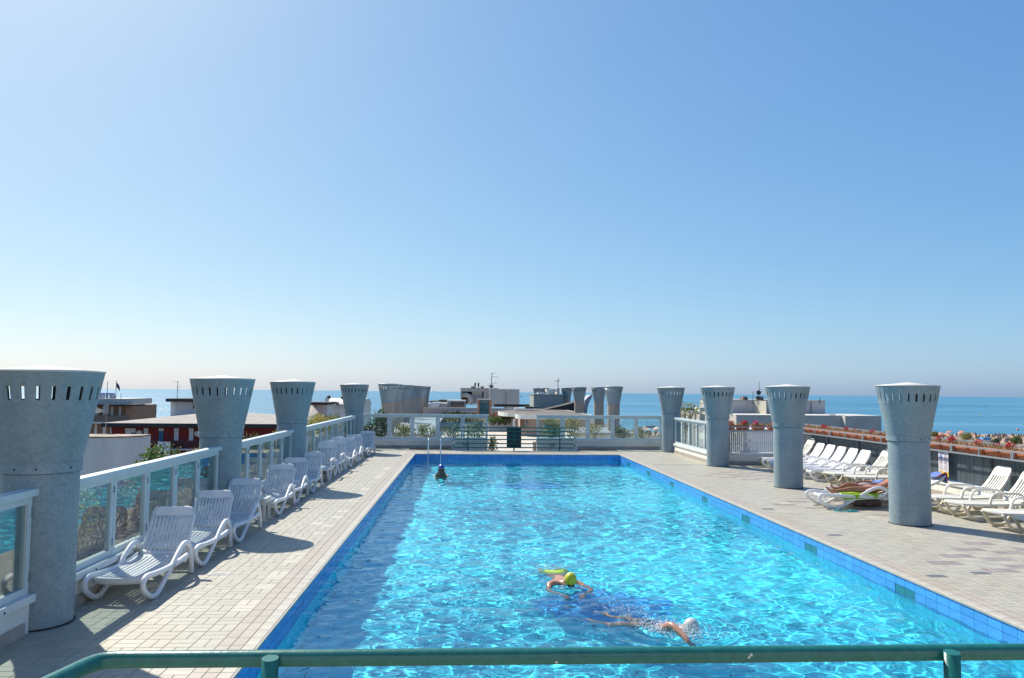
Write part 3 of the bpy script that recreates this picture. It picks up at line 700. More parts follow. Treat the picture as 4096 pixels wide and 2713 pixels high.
def make_lounger_a(ang=math.radians(54), mt='white_plastic'):
    root = bpy.data.objects.new('sun_lounger', None); COL.objects.link(root)
    path = [(1.46, .285), (1.15, .262), (.75, .262), (.35, .285), (.10, .305), (.0, .255), (.03, .16), (.20, .055), (.36, .026), (.47, .05), (.62, .125), (.86, .25), (1.08, .375), (1.24, .445), (1.38, .45), (1.50, .385), (1.565, .25), (1.60, .10), (1.615, .012)]
    for sg in (-1, 1):
        pts = spline([(sg * .325, y, z) for (y, z) in path], 5); m = MB()
        m.sweep(pts, rrect(.056, .066, .022), (1, 0, 0)); m.build('side_frame', mt, root)
    # seat shell: rim, bowed front lip, slats
    def sz(y): return .268 + .02 * (1 - min(1, y / .35)) - .012 * math.sin(math.pi * min(1, y / 1.4)) + (.018 * max(0, y - 1.1) / .3)
    def fn(x, y): return (Vector((x, y, sz(y) + .008 * (x / .3) ** 2)), Vector((0, 0, 1)))
    front = lambda x: .075 + .07 * (x / .31) ** 2
    m = MB()
    slab(m, lambda u, v: fn(u * .30, front(u * .30) + v * .10), lin(-1, 1, 11), lin(0, 1, 3), .02)
    slab(m, lambda u, v: (Vector((u * .30, front(u * .30) + .003, sz(.1) + .006 - v * .07)), Vector((0, -1, 0))), lin(1, -1, 11), lin(0, 1, 3), .014)
    for sg in (-1, 1): slab(m, lambda u, v: fn(sg * (.262 + .044 * u), v), lin(0, 1, 3) if sg > 0 else lin(1, 0, 3), lin(.19, 1.42, 10), .03)
    slab(m, lambda u, v: fn(u * .30, v), lin(-1, 1, 7), lin(1.335, 1.42, 3), .022)
    for y in (.55, .95): m.box(-.27, .27, y - .012, y + .012, sz(y) - .045, sz(y) - .019)
    seat = m.build('seat', mt, root)
    mm = MB(); slab(mm, lambda u, v: (Vector((u, v, sz(v))), Vector((0, 0, 1))), lin(-.0205, .0205, 2), lin(.235, 1.338, 12), .018); me = mm.mesh('slat', mt)
    for i in range(9): x = -.236 + .059 * i; obj('slat', me, seat, (x, 0, .008 * (x / .3) ** 2))
    make_back(root, (1.43, .285), ang, .70, .295, .285, .06, .575, 10, .0335, .035, mt)
    for sg in (-1, 1):
        m = MB(); m.box(sg * .325 - .02, sg * .325 + .02, .33, .40, 0, .012); m.build('foot_pad', 'rubber', root)
        m = MB(); m.box(sg * .325 - .018, sg * .325 + .018, 1.600, 1.635, 0, .09); m.build('foot_pad', 'rubber', root)
        m = MB(); m.sweep(spline([(sg * .285, 1.36, .26), (sg * .285, 1.46, .20), (sg * .29, 1.52, .22), (sg * .30, 1.55, .29)], 5), rrect(.02, .05, .009), (1, 0, 0)); m.build('hinge_bracket', mt, root)
    return root

def make_lounger_b(ang=math.radians(52), mt='cream_plastic'):
    root = bpy.data.objects.new('sun_lounger', None); COL.objects.link(root)
    for sg in (-1, 1):
        x = sg * .30
        for (o, nm, h) in ((0, 'front_leg', .30), (1.02, 'rear_leg', .30)):
            pts = spline([(x, o + .05, h), (x, o + .10, .22), (x, o + .17, .10), (x, o + .235, .045), (x, o + .34, .035), (x, o + .46, .045), (x, o + .53, .10), (x, o + .60, .21), (x, o + .66, h - .005)], 4)
            m = MB(); m.sweep(pts, rrect(.055, .055, .016), (1, 0, 0)); m.box(x - .024, x + .024, o + .24, o + .45, 0, .05); m.build(nm, 'tan_plastic' if mt == 'cream_plastic' else mt, root)
        pts = spline([(x, .60, .30), (x, .625, .40), (x, .665, .485), (x, .75, .525), (x, .95, .53), (x, 1.16, .525), (x, 1.27, .49), (x, 1.34, .40)], 5)
        m = MB(); m.sweep(pts, rrect(.056, .044, .014), (1, 0, 0)); m.build('armrest', mt, root)
    def sz(y): return .335 - .012 * math.sin(math.pi * min(1, y / 1.3))
    fn = lambda x, y: (Vector((x, y, sz(y))), Vector((0, 0, 1)))
    m = MB()
    slab(m, lambda u, v: fn(u * .315, .0 + .05 * u * u + v * .09), lin(-1, 1, 9), lin(0, 1, 3), .03)
    slab(m, lambda u, v: (Vector((u * .315, .05 * u * u + .002, sz(0) - v * .05)), Vector((0, -1, 0))), lin(1, -1, 9), lin(0, 1, 2), .014)
    for sg in (-1, 1): slab(m, lambda u, v: fn(sg * (.268 + .05 * u), v), lin(0, 1, 3) if sg > 0 else lin(1, 0, 3), lin(.12, 1.32, 10), .045)
    slab(m, lambda u, v: fn(u * .315, v), lin(-1, 1, 7), lin(1.24, 1.32, 3), .022)
    for y in (.45, .85): m.box(-.28, .28, y - .02, y + .02, sz(y) - .05, sz(y) - .021)
    seat = m.build('seat', mt, root)
    mm = MB(); slab(mm, lambda u, v: (Vector((u, v, sz(v))), Vector((0, 0, 1))), lin(-.0315, .0315, 2), lin(.10, 1.243, 12), .02); me = mm.mesh('slat', mt)
    for i in range(8): obj('slat', me, seat, (-.2415 + .069 * i, 0, 0))
    make_back(root, (1.30, .34), ang, .78, .305, .28, .07, .55, 7, .042, .02, mt, topc=.15)
    m = MB(); m.sweep(spline([(0, 1.62, .62), (0, 1.60, .40), (0, 1.56, .16)], 5), rrect(.36, .02, .008), (1, 0, 0)); m.build('back_strut', mt, root)
    return root
LA = make_lounger_a(); LB = make_lounger_b(); LAF = make_lounger_a(math.radians(24)); LC = make_lounger_b(math.radians(56), 'white_plastic')
used = set()
def put(proto, x, y, rz, label, group=None, z=0):
    o = proto if proto not in used else copy_tree(proto); used.add(proto)
    o.location = (x, y, z); o.rotation_euler = (0, 0, rz); tag(o, label, 'sun lounger', group); return o
LEFT = 'white loungers along the left parapet'
lw = ['white slatted lounger with a sunlit seat, closest to the camera on the left', 'second white slatted lounger from the green rail along the left parapet', 'third white lounger on the left, just before the small side table',
      'white lounger on the left right behind the small side table', 'fifth white slatted lounger of the left row', 'sixth white slatted lounger of the left row, before the two upright ones']
for i, y in enumerate((9.5, 11.26, 12.98, 15.78, 17.42, 19.17)): put(LA, -3.985 + rnd.uniform(-.012, .012), y, rnd.uniform(-.015, .015), lw[i], LEFT)
put(LC, -4.02, 21.75, .01, 'white straight-legged lounger on the left, nearer of the two upright ones', LEFT); put(LC, -4.03, 23.5, -.01, 'white straight-legged lounger on the left, farther of the two upright ones', LEFT)
for i, (x, y, r) in enumerate(((-4.0, 25.4, 0), (-4.0, 27.1, .01), (-3.96, 29.6, -.06))):
    put(LA, x, y, r, ['slatted lounger third from the far end of the left row', 'slatted lounger second from the far end of the left row', 'last slatted lounger of the left row, at the far corner'][i], LEFT)
RH = -math.pi / 2; RG = 'white loungers facing the pool on the right'
put(LB, 9.78, 26.35, RH, 'farthest lounger of the right row, in the fence corner', RG)
rl = ['in the reclined right row just before the fence corner', 'second of the five smooth white ones on the right', 'middle one of the five smooth white ones on the right', 'fourth of the five smooth white ones on the right', 'last of the five smooth white ones on the right, beside the cream one']
for i, y in enumerate((25.55, 24.78, 24.02, 23.28, 22.50)): put(LA, 9.66 + rnd.uniform(-.03, .03), y, RH + rnd.uniform(-.02, .02), 'white lounger, ' + rl[i], RG)
put(LB, 9.78, 21.42, RH + .02, 'cream slatted lounger on the right, farther one behind the sunbathers', RG); put(LB, 9.98, 20.62, RH, 'cream slatted lounger on the right, nearer one behind the sunbathers', RG)
put(LAF, 9.25, 18.68, RH, 'low-backed white lounger with a blue cushion and draped towel, empty beside the sunbathers', RG)
put(LAF, 8.35, 18.0, RH, 'low-backed white lounger carrying the person in blue shorts', RG); put(LAF, 7.60, 17.34, RH, 'low-backed white lounger carrying the person on a lime towel', RG)
for i, (x, y, l) in enumerate(((9.74, 16.66, 'cream slatted lounger closest to the wall sign'), (9.74, 15.74, 'cream slatted lounger second from the wall sign, right of the chimney'), (9.72, 14.52, 'cream slatted lounger cut by the right picture edge'), (9.72, 13.62, 'cream lounger of which only the foot end shows at the right edge'))):
    put(LB, x, y, RH + (0, .02, -.01, .02)[i], l, RG)
# cushion and towels
m = MB(); slab(m, lambda u, v: (Vector((9.36 + 1.2 * v, 18.68 + .25 * u, .312 - .012 * math.sin(math.pi * v))), Vector((0, 0, 1))), lin(1, -1, 5), lin(0, 1, 10), .028); m.build('seat_cushion', 'blue_cloth', label='blue seat cushion on the empty lounger beside the sunbathers', cat='cushion')

# side table between loungers three and four
t = thing('side_table', 'small white plastic side table between the third and fourth left loungers', 'table', (-3.93, 15.50, 0))
m = MB(); m.bbox(-.21, .21, -.21, .21, .40, .43, .008); m.build('table_top', 'cream_plastic', t)
for sx in (-1, 1):
    for sy in (-1, 1):
        m = MB(); m.prism([(sx * .19, .399), (sx * .135, .399), (sx * .15, 0), (sx * .19, 0)] if sx > 0 else [(-.135, .399), (-.19, .399), (-.19, 0), (-.15, 0)], sy * .19 - .022, sy * .19 + .022, 'y'); m.build('leg', 'cream_plastic', t)
for s in (-1, 1):
    m = MB(); m.box(-.13, .13, s * .19 - .012, s * .19 + .012, .34, .399); m.build('apron', 'cream_plastic', t)
    m = MB(); m.box(s * .19 - .012, s * .19 + .012, -.16, .16, .34, .399); m.build('apron', 'cream_plastic', t)

# ---------------------------------------------------------------- green rails, ladder
R0 = .0245; RZ = 1.690
t = thing('handrail', 'thick green painted handrail across the foreground', 'handrail')
a = atz(150 * 1.7304, 1568 * 1.7304, RZ - .005); A = Vector((-1.0, 2.465, RZ)); dirn = (Vector((a.x, a.y, RZ)) - Vector((-1.07, 2.465, RZ))).normalized()
start = Vector((-1.07, 2.465, RZ)); pts = [start + dirn * s for s in (2.2, 1.2, .5, .2, .1)] + spline([start + dirn * .06, start + dirn * .015 + Vector((.012, -.002, 0)), start + Vector((.05, 0, 0)), start + Vector((.12, 0, 0))], 5) + [Vector((x, 2.465, RZ)) for x in lin(0, 4.2, 6)]
m = MB(); m.tube(pts, R0, 20); m.build('top_rail', 'green_paint', t)
for x in (-.566, 1.49, 3.55):
    m = MB(); n = 20; yc = 2.425; b = len(m.v)
    for k in range(n): an = 2 * math.pi * k / n; m.v.append((x + .024 * math.cos(an), yc + .024 * math.sin(an), .62))
    for k in range(n): an = 2 * math.pi * k / n; m.v.append((x + .024 * math.cos(an), yc + .024 * math.sin(an), 1.704 + .10 * .024 * math.sin(an)))
    for k in range(n): j = (k + 1) % n; m.face((k, j, n + j, n + k), True)
    m.face([n + k for k in range(n)]); m.build('post', 'green_paint', t)
for z in (1.15,):
    m = MB(); m.tube([(x, 2.465, z) for x in lin(-1.0, 4.2, 4)], .018, 12); m.build('mid_rail', 'green_paint', t)
m = MB(); m.box(-6.6, 11.9, -8, 2.6, 0, .62); m.build('platform', 'deck_tile_field', kind='structure')

t = thing('barrier_rail', 'green looped tube barrier at the far end of the pool', 'railing')
for (zt, zb_) in ((.95, .79), (.63, .46), (.29, .13)):
    x0, x1 = -.57, 4.44; r = (zt - zb_) / 2; zc = (zt + zb_) / 2; P = []
    for k in range(9): an = math.radians(90 + 180 * k / 8); P.append((x0 + r + r * math.cos(an), 33.0, zc + r * math.sin(an)))
    P += [(x, 33.0, zb_) for x in lin(.3, 3.6, 4)]
    for k in range(9): an = math.radians(-90 + 180 * k / 8); P.append((x1 - r + r * math.cos(an), 33.0, zc + r * math.sin(an)))
    P += [(x, 33.0, zt) for x in lin(3.6, .3, 4)]
    m = MB(); m.tube(P, .025, 10, closed=True); m.build('loop', 'green_paint', t)
for x in (.03, 1.93, 3.82):
    m = MB(); m.tube([(x, 33.03, -.01), (x, 33.03, .97)], .027, 12); m.build('post', 'green_paint', t)
m = MB(); m.box(1.63, 2.23, 33.06, 33.09, .11, .985); m.build('panel', 'green_panel', t)

t = thing('pool_ladder', 'pair of polished steel grab rails at the far left pool edge', 'ladder')
for x in (-1.5, -1.02):
    P = spline([(x, 31.62, -.01), (x, 31.62, .32), (x, 31.58, .48), (x, 31.42, .56), (x, 31.26, .50), (x, 31.20, .34), (x, 31.20, 0), (x, 31.20, -1.0)], 7)
    m = MB(); m.tube(P, .021, 12); m.build('grab_rail', 'steel', t)
    m = MB(); m.rev([(.022, .0), (.045, .0), (.045, .012), (.022, .02)], 16, (x, 31.62)); m.build('flange', 'steel', t)
for z in (-.45, -.72, -.98):
    m = MB(); m.box(-1.5, -1.02, 31.17, 31.24, z - .015, z + .015); m.build('tread', 'steel', t)

# ---------------------------------------------------------------- right edge: low wall, slat screens, planter rail
RX = 11.60
def low_wall(label, b0, cap, skirt_axis, rng, fixed):
    t = thing('low_wall', label, 'wall'); m = MB(); m.box(*b0, 0 - .01, .305); m.build('wall_body', 'wall_plaster', t); m = MB(); m.box(*cap, .306, .40); m.build('wall_cap', 'cap_metal', t)
    st = MB(); st.box(-.022, 0, -.1235, .1235, 0, .125) if skirt_axis == 'y' else st.box(-.1235, .1235, -.022, 0, 0, .125); me = st.mesh('skirting_tile', 'skirting_tile'); u = rng[0] + .125
    while u < rng[1]: obj('skirting_tile', me, t, (fixed - .001, u, .001) if skirt_axis == 'y' else (u, fixed - .001, .001)); u += .25
low_wall('pale low wall under the dark slat screen along the right edge', (RX, RX + .2, 2.7, 27.45), (RX - .03, RX + .23, 2.7, 27.48), 'y', (10, 27.2), RX)
low_wall('pale low wall under the white slatted fence behind the third right chimney', (8.86, RX - .001, 27.25, 27.45), (8.83, RX - .035, 27.22, 27.475), 'x', (8.9, 11.5), 27.25)
wall_vent((RX, 17.15, .26), 'y', 'barred vent in the low wall right of the rules sign')
posts = [27.35, 25.38, 23.36, 21.33, 19.31, 17.30, 15.27, 13.24, 11.2]
mat('slat_dark', (.12, .15, .165), rough=.45, islandrand=.25, metal=.2); mat('slat_back', (.05, .075, .06), rough=.9)
for i in range(len(posts) - 1):
    y1, y0 = posts[i] - .04, posts[i + 1] + .04
    t = thing('slat_screen', ORD[i] + ' dark vertical slat screen from the fence corner along the right edge', 'fence', group='dark slat screens on the right wall')
    m = MB(); m.box(RX + .05, RX + .10, posts[i + 1] - .035, posts[i + 1] + .035, .401, 1.40); m.build('post', 'dark_metal', t)
    m = MB(); y = y0 + .02
    while y < y1 - .02: m.box(RX + .06, RX + .072, y, y + .030, .44, 1.12); y += .046
    m.build('slats', 'slat_dark', t, kind='stuff')
    for z in (.43, .62, .80, .98, 1.11): m = MB(); m.box(RX + .073, RX + .08, y0, y1, z - .006, z + .006); m.build('wire', 'dark_metal', t)
t = thing('slatted_fence', 'white vertical slatted fence between the second and third right chimneys', 'fence')
me = MB().box(-.016, .016, -.008, .008, 0, .70).mesh('slat', 'white_plastic'); x = 8.95
while x < 11.5: obj('slat', me, t, (x, 27.33, .42)); x += .072
for z in (.45, .75, 1.1): m = MB(); m.box(8.9, 11.5, 27.345, 27.355, z - .01, z + .01); m.build('cross_bar', 'rail_grey', t)
for x in (9.56, 10.66): m = MB(); m.box(x - .03, x + .03, 27.36, 27.42, .401, 1.3); m.build('post', 'rail_grey', t)

t = thing('planter_rail', 'grey metal rail cage that holds the terracotta planters along the right edge', 'railing')
def bar(m, a, b, w):
    a = Vector(a); b = Vector(b); m.box(min(a.x, b.x) - w, max(a.x, b.x) + w, min(a.y, b.y) - w, max(a.y, b.y) + w, min(a.z, b.z) - w, max(a.z, b.z) + w)
for (x, z) in ((11.42, 1.295), (11.42, 1.125), (11.73, 1.13)): m = MB(); bar(m, (x, 6, z), (x, 27.1, z), .017); m.build('rail', 'rail_grey', t)
m = MB(); bar(m, (11.78, 6, 1.385), (11.78, 27.4, 1.385), .025); m.build('rail', 'rail_grey', t)
y = 26.9; k = 0
while y > 6:
    m = MB(); bar(m, (11.42, y, 1.143), (11.42, y, 1.277), .016); bar(m, (11.438, y, 1.125), (11.712, y, 1.125), .012)
    if k % 2 == 0: bar(m, (11.42, y - .05, 1.143), (11.42, y - .05, 1.277), .016)
    m.build('upright', 'rail_grey', t); y -= 1.06; k += 1
for (yy, z) in ((27.13, 1.295), (27.13, 1.16)): m = MB(); bar(m, (8.9, yy, z), (11.38, yy, z), .017); m.build('rail', 'rail_grey', t)
for x in (9.1, 9.65, 10.2, 10.75, 11.25): m = MB(); bar(m, (x, 27.13, 1.178), (x, 27.13, 1.277), .014); m.build('upright', 'rail_grey', t)

def tuft(m, c, n, h, r, w, lean=.6):
    for _ in range(n):
        a = rnd.uniform(0, 6.283); l = rnd.uniform(.2, 1) * lean; hh = h * rnd.uniform(.5, 1.1); p = Vector((c[0] + rnd.uniform(-r[0], r[0]), c[1] + rnd.uniform(-r[1], r[1]), c[2]))
        d = Vector((math.cos(a) * l, math.sin(a) * l, 1)) * hh; s = Vector((-math.sin(a), math.cos(a), 0)) * w * rnd.uniform(.6, 1.3)
        q = p + d * .6 + s * rnd.uniform(-.5, .5)
        m.quad(p - s * .4, p + s * .4, q + s, p + d)
def leafcloud(m, c, r, n, size, up=.3, flat=.0):
    for _ in range(n):
        while True:
            v = Vector((rnd.uniform(-1, 1), rnd.uniform(-1, 1), rnd.uniform(-1, 1)))
            if .25 < v.length < 1: break
        p = Vector((c[0] + v.x * r[0], c[1] + v.y * r[1], c[2] + v.z * r[2]))
        d = Vector((rnd.gauss(0, 1), rnd.gauss(0, 1), rnd.gauss(up, .8))).normalized(); s = d.cross(Vector((rnd.gauss(0, 1), rnd.gauss(0, 1), rnd.gauss(0, 1)))).normalized()
        L_ = size * rnd.uniform(.6, 1.4); w = L_ * .28
        m.quad(p, p + d * L_ * .45 + s * w, p + d * L_, p + d * L_ * .45 - s * w)
pm = MB()
n = 0
def planter(loc, rz, label, red, pink=False, L_=.47):
    t = thing('planter_box', label, 'planter', loc, rz, 'terracotta planters in the rail')
    m = MB(); w0, w1, h = .075, .10, .165; l0, l1 = L_ / 2 - .045, L_ / 2
    b = [(-l0, -w0, 0), (l0, -w0, 0), (l0, w0, 0), (-l0, w0, 0), (-l1, -w1, h), (l1, -w1, h), (l1, w1, h), (-l1, w1, h)]; m.v += b
    for q in ((0, 1, 5, 4), (1, 2, 6, 5), (2, 3, 7, 6), (3, 0, 4, 7), (3, 2, 1, 0)): m.face(q)
    m.build('box', 'terracotta', t)
    m = MB(); m.box(-l1 - .008, l1 + .008, -w1 - .008, -w1 + .012, h - .012, h + .012); m.box(-l1 - .008, l1 + .008, w1 - .012, w1 + .008, h - .012, h + .012); m.box(-l1 - .008, -l1 + .012, -w1 + .012, w1 - .012, h - .012, h + .012); m.box(l1 - .012, l1 + .008, -w1 + .012, w1 - .012, h - .012, h + .012); m.build('rim', 'terracotta', t)
    m = MB(); m.quad((-l1 + .01, -w1 + .01, h - .02), (l1 - .01, -w1 + .01, h - .02), (l1 - .01, w1 - .01, h - .02), (-l1 + .01, w1 - .01, h - .02)); m.build('soil', 'soil', t)
    m = MB(); tuft(m, (0, 0, h - .02), 130, .13, (l1 - .02, w1 - .01), .012, .7); m.build('dry_stems', 'dry_stem', t)
    if red:
        m = MB(); cx = rnd.uniform(-.1, .1); leafcloud(m, (cx, 0, h + .09), (.03 + .10 * red, .09, .05 + .03 * red), int(150 * red), .045, .6); m.build('flowers', 'petal_pink' if pink else 'petal_red', t)
        m = MB(); leafcloud(m, (cx, 0, h + .03), (.10, .08, .05), 40, .05); m.build('leaves', 'leaf_olive', t)
y = 26.6; i = 0
while y > 12.6:
    red = {2: .7, 5: .5, 8: .4, 11: .9, 14: .3, 15: 1.0, 17: .5, 19: .9, 21: .5, 23: .7}.get(i, .12 if i % 3 == 0 else 0)
    planter((11.57, y, 1.142), math.pi / 2 + rnd.uniform(-.05, .05), ORD[i] + ' terracotta planter from the fence corner along the right rail' + (', with red flowers' if red > .2 else ', with dry stems'), red); y -= .53; i += 1
for i, (x, red, pink) in enumerate(((9.0, .8, 0), (9.5, 1.0, 0), (10.05, .7, 1), (10.6, .35, 0), (11.1, .3, 1))):
    planter((x, 27.29, 1.178), 0, ORD[i] + ' planter above the white slatted fence, counted from the chimney' + (', pink flowers' if pink else ', red flowers'), red, pink)

# rules sign on the screen: white board, six round symbols, yellow strip
SX = RX - .055
t = thing('rules_sign', 'white and yellow pool rules sign with six round symbols on the dark screen', 'sign', (SX, 18.94, .50))
m = MB(); m.box(0, .006, -.205, .205, 0, .61); m.build('board', 'sign_white', t)
m = MB(); m.box(-.002, -.0005, -.204, .204, .012, .118); m.build('yellow_strip', 'sign_yellow', t)
def disc(name, y, z, r0, r1, mt, x=-.002):
    m = MB(); n = 28; b = 0
    for k in range(n): an = 2 * math.pi * k / n; m.v += [(x, y + r1 * math.cos(an), z + r1 * math.sin(an)), (x, y + r0 * math.cos(an), z + r0 * math.sin(an))]
    for k in range(n): j = (k + 1) % n; m.face((2 * k, 2 * k + 1, 2 * j + 1, 2 * j))
    if r0 == 0: pass
    m.build(name, mt, t)
for r, z in enumerate((.455, .335, .205)):
    for c, y in enumerate((.095, -.095)):
        if r == 0 and c == 0: disc('symbol', y, z, .0, .056, 'sign_blue'); m = MB(); m.ball((-.003, y, z + .018), (.001, .016, .018), 8, 5); m.prism([(y - .025, z - .035), (y + .025, z - .035), (y + .01, z), (y - .01, z)], -.0035, -.0025, 'x'); m.build('pictogram', 'sign_white', t)
        else:
            disc('symbol', y, z, .047, .057, 'sign_red'); m = MB()
            if (r, c) == (0, 1): m.box(-.003, -.002, y - .022, y + .012, z - .008, z + .008); m.box(-.003, -.002, y + .012, y + .026, z + .002, z + .016); m.box(-.003, -.002, y - .020, y - .015, z - .025, z - .008); m.box(-.003, -.002, y + .005, y + .010, z - .025, z - .008)
            elif (r, c) == (1, 0): m.ball((-.0025, y, z + .02), (.0008, .009, .009), 8, 4); m.box(-.003, -.002, y - .022, y + .022, z - .004, z + .008); m.box(-.003, -.002, y - .016, y + .016, z - .022, z - .008)
            elif (r, c) == (1, 1): m.box(-.003, -.002, y - .02, y + .02, z - .015, z + .018)
            elif (r, c) == (2, 0): m.box(-.003, -.002, y - .002, y + .026, z + .008, z + .014); m.box(-.003, -.002, y - .008, y - .002, z - .02, z + .012)
            else: m.box(-.003, -.002, y - .022, y + .022, z + .012, z + .015); m.box(-.003, -.002, y - .022, y + .022, z - .012, z - .009)
            m.build('pictogram', 'sign_ink', t)
def text(body, y, z, size, mt):
    cu = bpy.data.curves.new('lettering', 'FONT'); cu.body = body; cu.size = size; cu.align_x = 'CENTER'; cu.materials.append(MATS[mt]); o = bpy.data.objects.new('lettering', cu); COL.objects.link(o); o.parent = t
    o.location = (-.0025, y, z); o.rotation_euler = (math.pi / 2, 0, -math.pi / 2)
    bpy.context.view_layer.update(); me = bpy.data.meshes.new_from_object(o.evaluated_get(bpy.context.evaluated_depsgraph_get())); o2 = bpy.data.objects.new('lettering', me); COL.objects.link(o2); o2.parent = t; o2.location = o.location; o2.rotation_euler = o.rotation_euler; bpy.data.objects.remove(o)
text('PISCINA', 0.03, .56, .045, 'sign_ink')
for (z, ys, mt) in ((.53, (-.16, -.05, .05, .16), 'sign_blue'), (.095, (-.14, -.03), 'sign_red'), (.095, (.05, .15), 'sign_red'), (.04, (-.12, -.05), 'sign_red'), (.04, (.05, .09), 'sign_red')):
    m = MB()
    for y0, y1 in zip(ys[:-1], ys[1:]): m.box(-.004, -.003, y0 + .004, y1 - .004, z, z + .013)
    m.build('text_line', mt, t)
# ---------------------------------------------------------------- plants
def shrub(name, label, loc, r, n, leaf, size, parts=None, stems=5, up=.3):
    t = thing(name, label, 'shrub', loc)
    m = MB(); leafcloud(m, (0, 0, r[2] * 1.02), r, n, size, up)
    for _ in range(5): leafcloud(m, (rnd.uniform(-.5, .5) * r[0], rnd.uniform(-.5, .5) * r[1], r[2] * rnd.uniform(1.1, 1.8)), (r[0] * .45, r[1] * .45, r[2] * .42), n // 9, size, up)
    m.build('foliage', leaf, t)
    m = MB()
    for _ in range(stems):
        a = rnd.uniform(0, 6.28); m.tube([(0, 0, -.05), (math.cos(a) * r[0] * .3, math.sin(a) * r[1] * .3, r[2] * .8), (math.cos(a) * r[0] * .6, math.sin(a) * r[1] * .6, r[2] * 1.6)], .012, 5, scales=[1.3, 1, .4])
    m.build('stem', 'bark', t)
    if parts:
        m = MB(); leafcloud(m, (0, 0, r[2] * 1.15), (r[0], r[1], r[2]), n // 4, size * .8, up); m.build('blossom', parts, t)
    return t
m = MB(); m.box(-6.3, -4.62, 2.2, 33.9, -.006, .30); m.build('planter_bed', 'soil', kind='structure')
hl = [(6.6, .55, 'leaf_green', None), (7.9, .50, 'leaf_green', 'leaf_red'), (9.6, .45, 'leaf_olive', 'leaf_yellow'), (10.7, .50, 'leaf_yellow', 'leaf_olive'), (11.8, .46, 'leaf_red', 'leaf_olive'), (12.9, .48, 'leaf_green', None), (13.8, .62, 'leaf_green', 'leaf_olive'),
      (16.2, .52, 'leaf_olive', 'leaf_red'), (17.3, .52, 'leaf_olive', 'leaf_yellow'), (18.5, .52, 'leaf_green', None), (19.7, .55, 'leaf_green', 'leaf_olive'), (22.3, .52, 'leaf_olive', 'leaf_grey'), (23.6, .5, 'leaf_grey', None), (24.9, .5, 'leaf_yellow', 'leaf_olive'), (26.2, .55, 'leaf_green', None),
      (27.5, .66, 'leaf_yellow', 'leaf_olive'), (28.7, .66, 'leaf_olive', 'leaf_yellow'), (30.0, .60, 'leaf_olive', 'leaf_green'), (31.2, .58, 'leaf_green', None)]
nm = {'leaf_green': 'green', 'leaf_olive': 'olive', 'leaf_yellow': 'yellow', 'leaf_red': 'reddish', 'leaf_grey': 'grey-green', 'leaf_dark': 'dark green'}
for i, (y, h, lf, pt) in enumerate(hl):
    shrub('parapet_shrub', ORD[i] + ' shrub behind the left glass from the green rail, ' + nm[lf] + ' leaves', (-5.15 + rnd.uniform(-.12, .12), y, .28), (.45, .66, h), 1700, lf, .052 if lf != 'leaf_yellow' else .048, pt)
# behind the far parapet
m = MB(); m.box(-4.3, .8, 34.95, 36.4, -.69, .16); m.box(2.98, 8.3, 34.95, 36.4, -.69, .16); m.build('far_planter_bed', 'soil', kind='structure')
fl_ = [(-3.85, 35.7, (.45, .4, .70), 'leaf_dark', None, 1300, 'dense dark clipped bush behind the left end of the far glass'), (-2.75, 35.6, (.5, .4, .42), 'leaf_olive', 'leaf_green', 500, 'olive shrub behind the second pane of the far glass'),
       (-1.75, 35.5, (.5, .35, .40), 'leaf_green', 'leaf_yellow', 420, 'light green shrub behind the third pane of the far glass'), (-.65, 35.6, (.5, .4, .52), 'leaf_grey', 'leaf_green', 620, 'grey-green feathery shrub behind the fourth pane of the far glass'),
       (.35, 35.6, (.5, .4, .56), 'leaf_grey', 'leaf_olive', 620, 'feathery shrub behind the last pane left of the gap'), (3.75, 35.6, (.45, .4, .55), 'leaf_green', 'leaf_olive', 560, 'green shrub behind the first pane right of the gap'),
       (4.6, 35.6, (.55, .4, .56), 'leaf_olive', 'leaf_yellow', 620, 'yellow-green bush behind the second pane right of the gap'), (5.6, 35.6, (.5, .4, .42), 'leaf_olive', None, 320, 'sparse olive bush behind the third pane right of the gap'),
       (6.85, 35.6, (.45, .4, .34), 'leaf_grey', None, 620, 'rounded grey-green bush behind the fourth pane right of the gap'), (7.75, 35.6, (.45, .35, .38), 'leaf_olive', 'leaf_grey', 320, 'wispy shrub behind the last far pane by the corner chimney')]
for (x, y, r, lf, pt, n, l) in fl_: shrub('terrace_shrub', l, (x, y, .14), r, n, lf, .085, pt)
shrub('terrace_shrub', 'shrub growing up the edge of the gap in the far parapet', (1.1, 35.2, -.68), (.22, .2, .6), 260, 'leaf_olive', .10)
shrub('corner_shrub', 'dark shrub between the far corner chimney and the glass', (-4.05, 33.3, 0), (.22, .3, .55), 420, 'leaf_dark', .07)
for i, (zz, y, s, lf) in enumerate(((Z5(960, 960), 28.0, (.55, .4, .55), 'leaf_dark'), (Z5(420, 620), 40, (1.1, .8, .7), 'leaf_olive'))):
    c = aty(*zz, y); shrub('fence_shrub', ['dark shrub seen through the white slatted fence', 'olive bush behind the short right parapet'][i], (c.x, y, c.z - s[2]), s, 500, lf, .1)
shrub('flowering_bush', 'bush with red blossom beside the overlapping far chimneys', (9.95, 47.0, -1.5), (.8, .6, .75), 500, 'leaf_green', .12, 'petal_red')
c = aty(*Z3(1500, 790), 70); shrub('roof_bush', 'dark wide bush on the roof before the central block', (c.x, 70, c.z - 1.0), (2.0, .8, .55), 900, 'leaf_dark', .18)
for i, (x, y) in enumerate(((2050, 870), (2140, 870), (2240, 870))):
    c = aty(*Z3(x, y), 62); shrub('roof_bush', ['low roof bush, left of three beyond the gap', 'low roof bush, middle of three beyond the gap', 'low roof bush, right of three beyond the gap'][i], (c.x, 62, c.z - .55), (.6, .5, .30), 260, 'leaf_green', .12)

